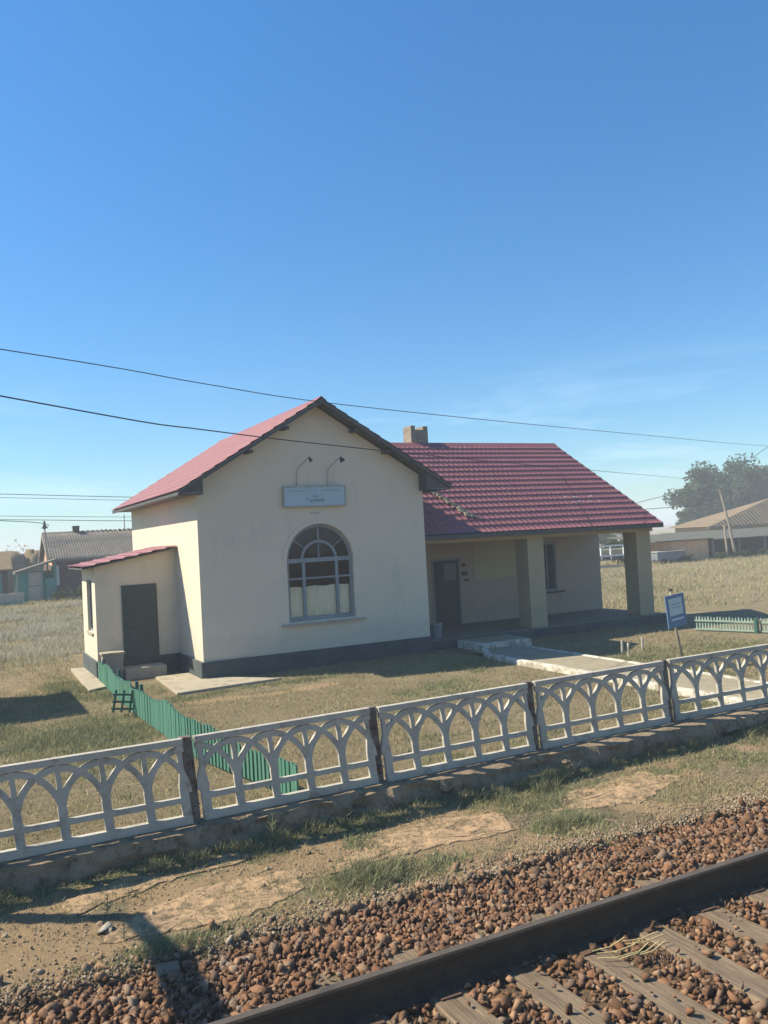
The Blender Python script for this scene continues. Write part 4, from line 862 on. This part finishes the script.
# one tall weed by the kerb
b=[];rs=np.random.RandomState(2)
def weed(x,y,h,label):
    b=MB(); z=float(gz(x,y))
    for k in range(22):
        t=rs.uniform(.1,1); a=rs.uniform(0,6.28); l=.10*(1.2-t)*h/.3; p=(x,y,z+h*t); q=(x+l*math.cos(a),y+l*math.sin(a),z+h*t+l*.6); b.tube([p,q],.0035,3,r1=.001)
    b.tube([(x,y,z),(x+.01,y,z+h)],.005,4); return tag(b.build('tall_weed',M['greengrass']),label,'weed','tall weeds')
weed(-2.08,-10.58,.30,'feathery tall weed growing at the kerb right of the dark fence post')
weed(-4.0,-11.55,.22,'tall green weed tuft on the trodden strip at far left')
weed(-3.95,-12.1,.2,'small green weed near the ballast at lower left')

# ------------------------------------------------------------------ far right homestead
s3=thing('brick_shed',(51,35,0),'low tan brick shed with pale flat roof beyond the field','shed')
MB().box(49.1,53.5,33.2,38,-.5,1.42).build('wall',M['bricktan'],s3)
MB().prism([(32.8,1.42),(38.6,1.92),(38.6,2.0),(32.8,1.52)],'x',46.9,53.7).build('roof',M['paleroof'],s3)
s4=thing('open_shed',(58,35,0),'open fronted shed with dark inside and thin posts, before the tan roofed house','shed')
MB().box(53.72,74,37.4,37.6,-.5,1.6).box(53.72,53.8,33.3,37.4,-.5,1.4).build('wall',M['metal_dark'],s4)
MB().prism([(32.8,1.30),(39,1.95),(39,2.05),(32.8,1.40)],'x',53.72,74).build('roof',M['paleroof'],s4)
for x in(53.9,57.2,60.5,63.8,67.0): MB().box(x-.06,x+.06,33.0,33.12,-.6,1.3).build('post',M['pole'],s4)
hh=thing('hip_roof_house',(73,47,0),'house with tan corrugated hip roof at the right edge','house')
MB().box(64,84,42.4,47,-.5,2.45).build('wall',M['plaster_yellow'],hh)
b=MB(); e=2.4; b.add([(63.3,41.8,e),(84.6,41.8,e),(84.6,47.6,e),(63.3,47.6,e),(76.5,44.7,5.2),(80,44.7,5.2)],[(0,1,5,4),(1,2,5),(2,3,4,5),(3,0,4)])
def hipm():
    m,nt,b_=nmat('tan_corrugated'); wv=N(nt,'ShaderNodeTexWave'); wv.inputs['Scale'].default_value=.55; wv.inputs['Distortion'].default_value=.3; L(nt,wco(nt),wv.inputs['Vector'])
    col=mix(nt,ramp(nt,noise(nt,wco(nt),.8,6),.35,.65),c(.24,.17,.095),c(.17,.125,.075)); L(nt,col,b_.inputs['Base Color']); b_.inputs['Roughness'].default_value=.95
    bump(nt,b_,wv.outputs['Fac'],1,.08); return m
b.build('roof',hipm(),hh); MB().box(63.4,84.5,41.9,42.3,2.25,2.38).build('fascia',M['palepanel'],hh)
tag(MB().tube([(72.3,41.5,2.0),(72.32,41.35,2.03),(72.3,41.5,2.06)],.28,14,r1=.32).build('satellite_dish',M['white']),'small white satellite dish on the tan roofed house at the right edge','dish')
up=thing('utility_pole',(54.9,33,0),'leaning weathered wooden utility pole beside a short stub post before the open shed','pole')
MB().tube([(55.7,32.2,-.6),(55.2,32.3,2.6),(54.75,32.7,5.75)],.13,8,r1=.09).build('pole',M['pole'],up); MB().tube([(54.55,32.1,-.6),(54.6,32.3,2.6)],.10,8,r1=.09).build('strut',M['pole'],up)
MB().box(54.4,55.1,32.6,32.66,5.55,5.62).build('crossarm',M['pole'],up)
tag(MB().tube([(6.8,48,3.5),(6.82,48,5.9)],.035,6).build('antenna_mast',M['pole']),'thin antenna mast rising behind the brick house roof near the station eave','pole')
ct=thing('farm_cart',(42.6,34,-.3),'farm cart with white railings beyond the porch opening','cart')
b=MB()
for z in(1.35,.55): b.box(39.5,45.0,33.0,33.08,z,z+.13)
for x in(39.5,41.2,42.2,43.6,44.87): b.box(x,x+.13,32.99,33.09,.3,1.48)
b.build('railing',M['white'],ct); MB().box(39.5,45,33.1,35.2,.25,.55).build('bed',M['darkwood'],ct); MB().box(39.6,44.9,33.3,35.0,.55,1.1).build('load',M['sage'],ct)
MB().box(39,45.2,32.9,32.96,-.5,-.42).box(39,45.2,32.9,32.96,-.28,-.2).build('drawbar',M['white'],ct)
for x in(40.5,44.1): MB().tube([(x,33.0,0),(x,33.2,0)],.38,16).build('wheel',M['tyre'],ct)
tr=thing('grey_trailer',(49,34,-.3),'grey box trailer on wheels beside the brick shed','trailer')
MB().box(46.2,49.4,31.9,33.6,-.05,.62).build('body',M['truck'],tr,bevel=.05); MB().box(46.15,49.45,31.85,33.65,.62,.68).build('rim',M['palepanel'],tr)
for x in(46.9,48.8): MB().tube([(x,31.8,-.2),(x,32.0,-.2)],.3,16).build('wheel',M['tyre'],tr)

# ------------------------------------------------------------------ outside the left frame edge: shed and post invented to cast the two shadows
ob=thing('unseen_shadow_shed',(-7,.6,0),'small plain shed added out of view left of the annex to cast the shadow on the grass','unseen_shadow_shed')  # made-up shed, unseen, placed for its shadow on the grass
MB().box(-9,-5.35,-.75,1.95,-.3,2.45).build('wall',M['plaster'],ob); MB().box(-9.2,-5.2,-.9,2.1,2.45,2.62).build('roof',M['slate'],ob); MB().box(-7.6,-6.8,-.79,-.74,-.1,1.9).build('door',M['door'],ob)
lp=thing('unseen_shadow_post',(-6.9,-10.0,0),'concrete lamp post added out of view beside the fence to cast the shadow on the ballast','lamp post')  # made-up post and arm, unseen, shaped for the bent foreground shadow
MB().tube([(-6.95,-9.75,-.3),(-6.95,-9.75,3.4)],.12,8,r1=.10).build('post',M['fencepost'],lp)
MB().tube([(-6.95,-9.75,3.35),(-6.93,-10.6,3.5),(-6.9,-11.5,3.45)],.08,8,r1=.07).build('arm',M['metal_dark'],lp); MB().tube([(-6.93,-10.6,3.47),(-6.9,-11.6,3.42)],.11,8,r1=.15).build('shadow_arm_head',M['metal_dark'],lp)

# ------------------------------------------------------------------ haze
def haze(density=.0022):
    o=MB().box(-960,960,-960,960,-3.5,15.5).build('haze',M['concrete']); m=bpy.data.materials.new('pale_air'); m.use_nodes=True; nt=m.node_tree; nt.nodes.clear()
    out=N(nt,'ShaderNodeOutputMaterial'); v=N(nt,'ShaderNodeVolumePrincipled'); v.inputs['Density'].default_value=density; v.inputs['Color'].default_value=(.86,.93,1,1); v.inputs['Anisotropy'].default_value=0
    L(nt,v.outputs[0],out.inputs['Volume']); o.data.materials.clear(); o.data.materials.append(m); tag(o,'thin pale haze over the steppe','haze',kind='stuff'); return o
HAZE=.0016
if HAZE: haze(HAZE)

# ------------------------------------------------------------------ light
SD=Vector((1,-.60,-1.12)).normalized()   # direction the light travels
el=math.asin(-SD.z); az=math.atan2(-SD.x,-SD.y)  # from +Y clockwise
sun=bpy.data.lights.new('sun','SUN'); sun.energy=5.0; sun.angle=rad(.53); sun.color=(1,.90,.72)
so=bpy.data.objects.new('sun',sun); COL.objects.link(so); so.rotation_euler=SD.to_track_quat('-Z','Y').to_euler()
wd=bpy.data.worlds.new('World'); sc.world=wd; wd.use_nodes=True; nt=wd.node_tree; bg=nt.nodes['Background']
sky=N(nt,'ShaderNodeTexSky'); sky.sky_type='NISHITA'; sky.sun_disc=False; sky.sun_elevation=el; sky.sun_rotation=az; sky.air_density=1.0; sky.dust_density=.2; sky.ozone_density=3.5; sky.altitude=0
# a few thin high clouds low on the right
tc=N(nt,'ShaderNodeTexCoord'); mp=N(nt,'ShaderNodeMapping'); mp.inputs['Scale'].default_value=(1.6,1.6,11); L(nt,tc.outputs['Generated'],mp.inputs['Vector'])
n1=noise(nt,mp.outputs['Vector'],2.1,7,.6,.4); cl=ramp(nt,n1,.53,.80)
sp=N(nt,'ShaderNodeSeparateXYZ'); L(nt,tc.outputs['Generated'],sp.inputs[0])
band=N(nt,'ShaderNodeMapRange'); L(nt,sp.outputs['Z'],band.inputs[0]); band.inputs[1].default_value=.20; band.inputs[2].default_value=.09; band.inputs[3].default_value=0; band.inputs[4].default_value=.8
mu=N(nt,'ShaderNodeMath',operation='MULTIPLY'); L(nt,cl,mu.inputs[0]); L(nt,band.outputs[0],mu.inputs[1])
hs=N(nt,'ShaderNodeHueSaturation'); hs.inputs['Saturation'].default_value=1.22; L(nt,mix(nt,mu.outputs[0],sky.outputs[0],c(7,7.4,8)),hs.inputs['Color']); mr=N(nt,'ShaderNodeMapRange'); L(nt,sp.outputs['Z'],mr.inputs[0]); mr.inputs[1].default_value=0; mr.inputs[2].default_value=.55; mr.inputs[3].default_value=0; mr.inputs[4].default_value=1
tn=mix(nt,mr.outputs[0],c(.60,.78,.86),c(.86,1.10,1.14)); mm=N(nt,'ShaderNodeMix',data_type='RGBA',blend_type='MULTIPLY'); mm.inputs[0].default_value=1
L(nt,hs.outputs[0],mm.inputs[6]); L(nt,tn,mm.inputs[7]); L(nt,mm.outputs[2],bg.inputs['Color']); bg.inputs['Strength'].default_value=.095

# ------------------------------------------------------------------ camera
yaw,pitch,roll=rad(27.127),rad(1.659),rad(-3.013)
fwd=Vector((math.sin(yaw)*math.cos(pitch),math.cos(yaw)*math.cos(pitch),math.sin(pitch)))
right=Vector((math.cos(yaw),-math.sin(yaw),0)); up_=right.cross(fwd)
r2=right*math.cos(roll)+up_*math.sin(roll); u2=-right*math.sin(roll)+up_*math.cos(roll)
cam=bpy.data.cameras.new('camera'); co=bpy.data.objects.new('camera',cam); COL.objects.link(co)
co.matrix_world=Matrix(((r2.x,u2.x,-fwd.x,-5.129),(r2.y,u2.y,-fwd.y,-19.639),(r2.z,u2.z,-fwd.z,3.134),(0,0,0,1)))
cam.sensor_fit='HORIZONTAL'; cam.sensor_width=36; cam.lens=844.67*36/768; cam.clip_end=4000; cam.clip_start=.05
sc.camera=co
sc.view_settings.view_transform='Standard'; sc.view_settings.look='None'; sc.view_settings.gamma=1; sc.view_settings.exposure=.85
sc.render.resolution_x=768; sc.render.resolution_y=1024
sc.cycles.volume_bounces=1; sc.cycles.max_bounces=8; sc.cycles.use_denoising=True
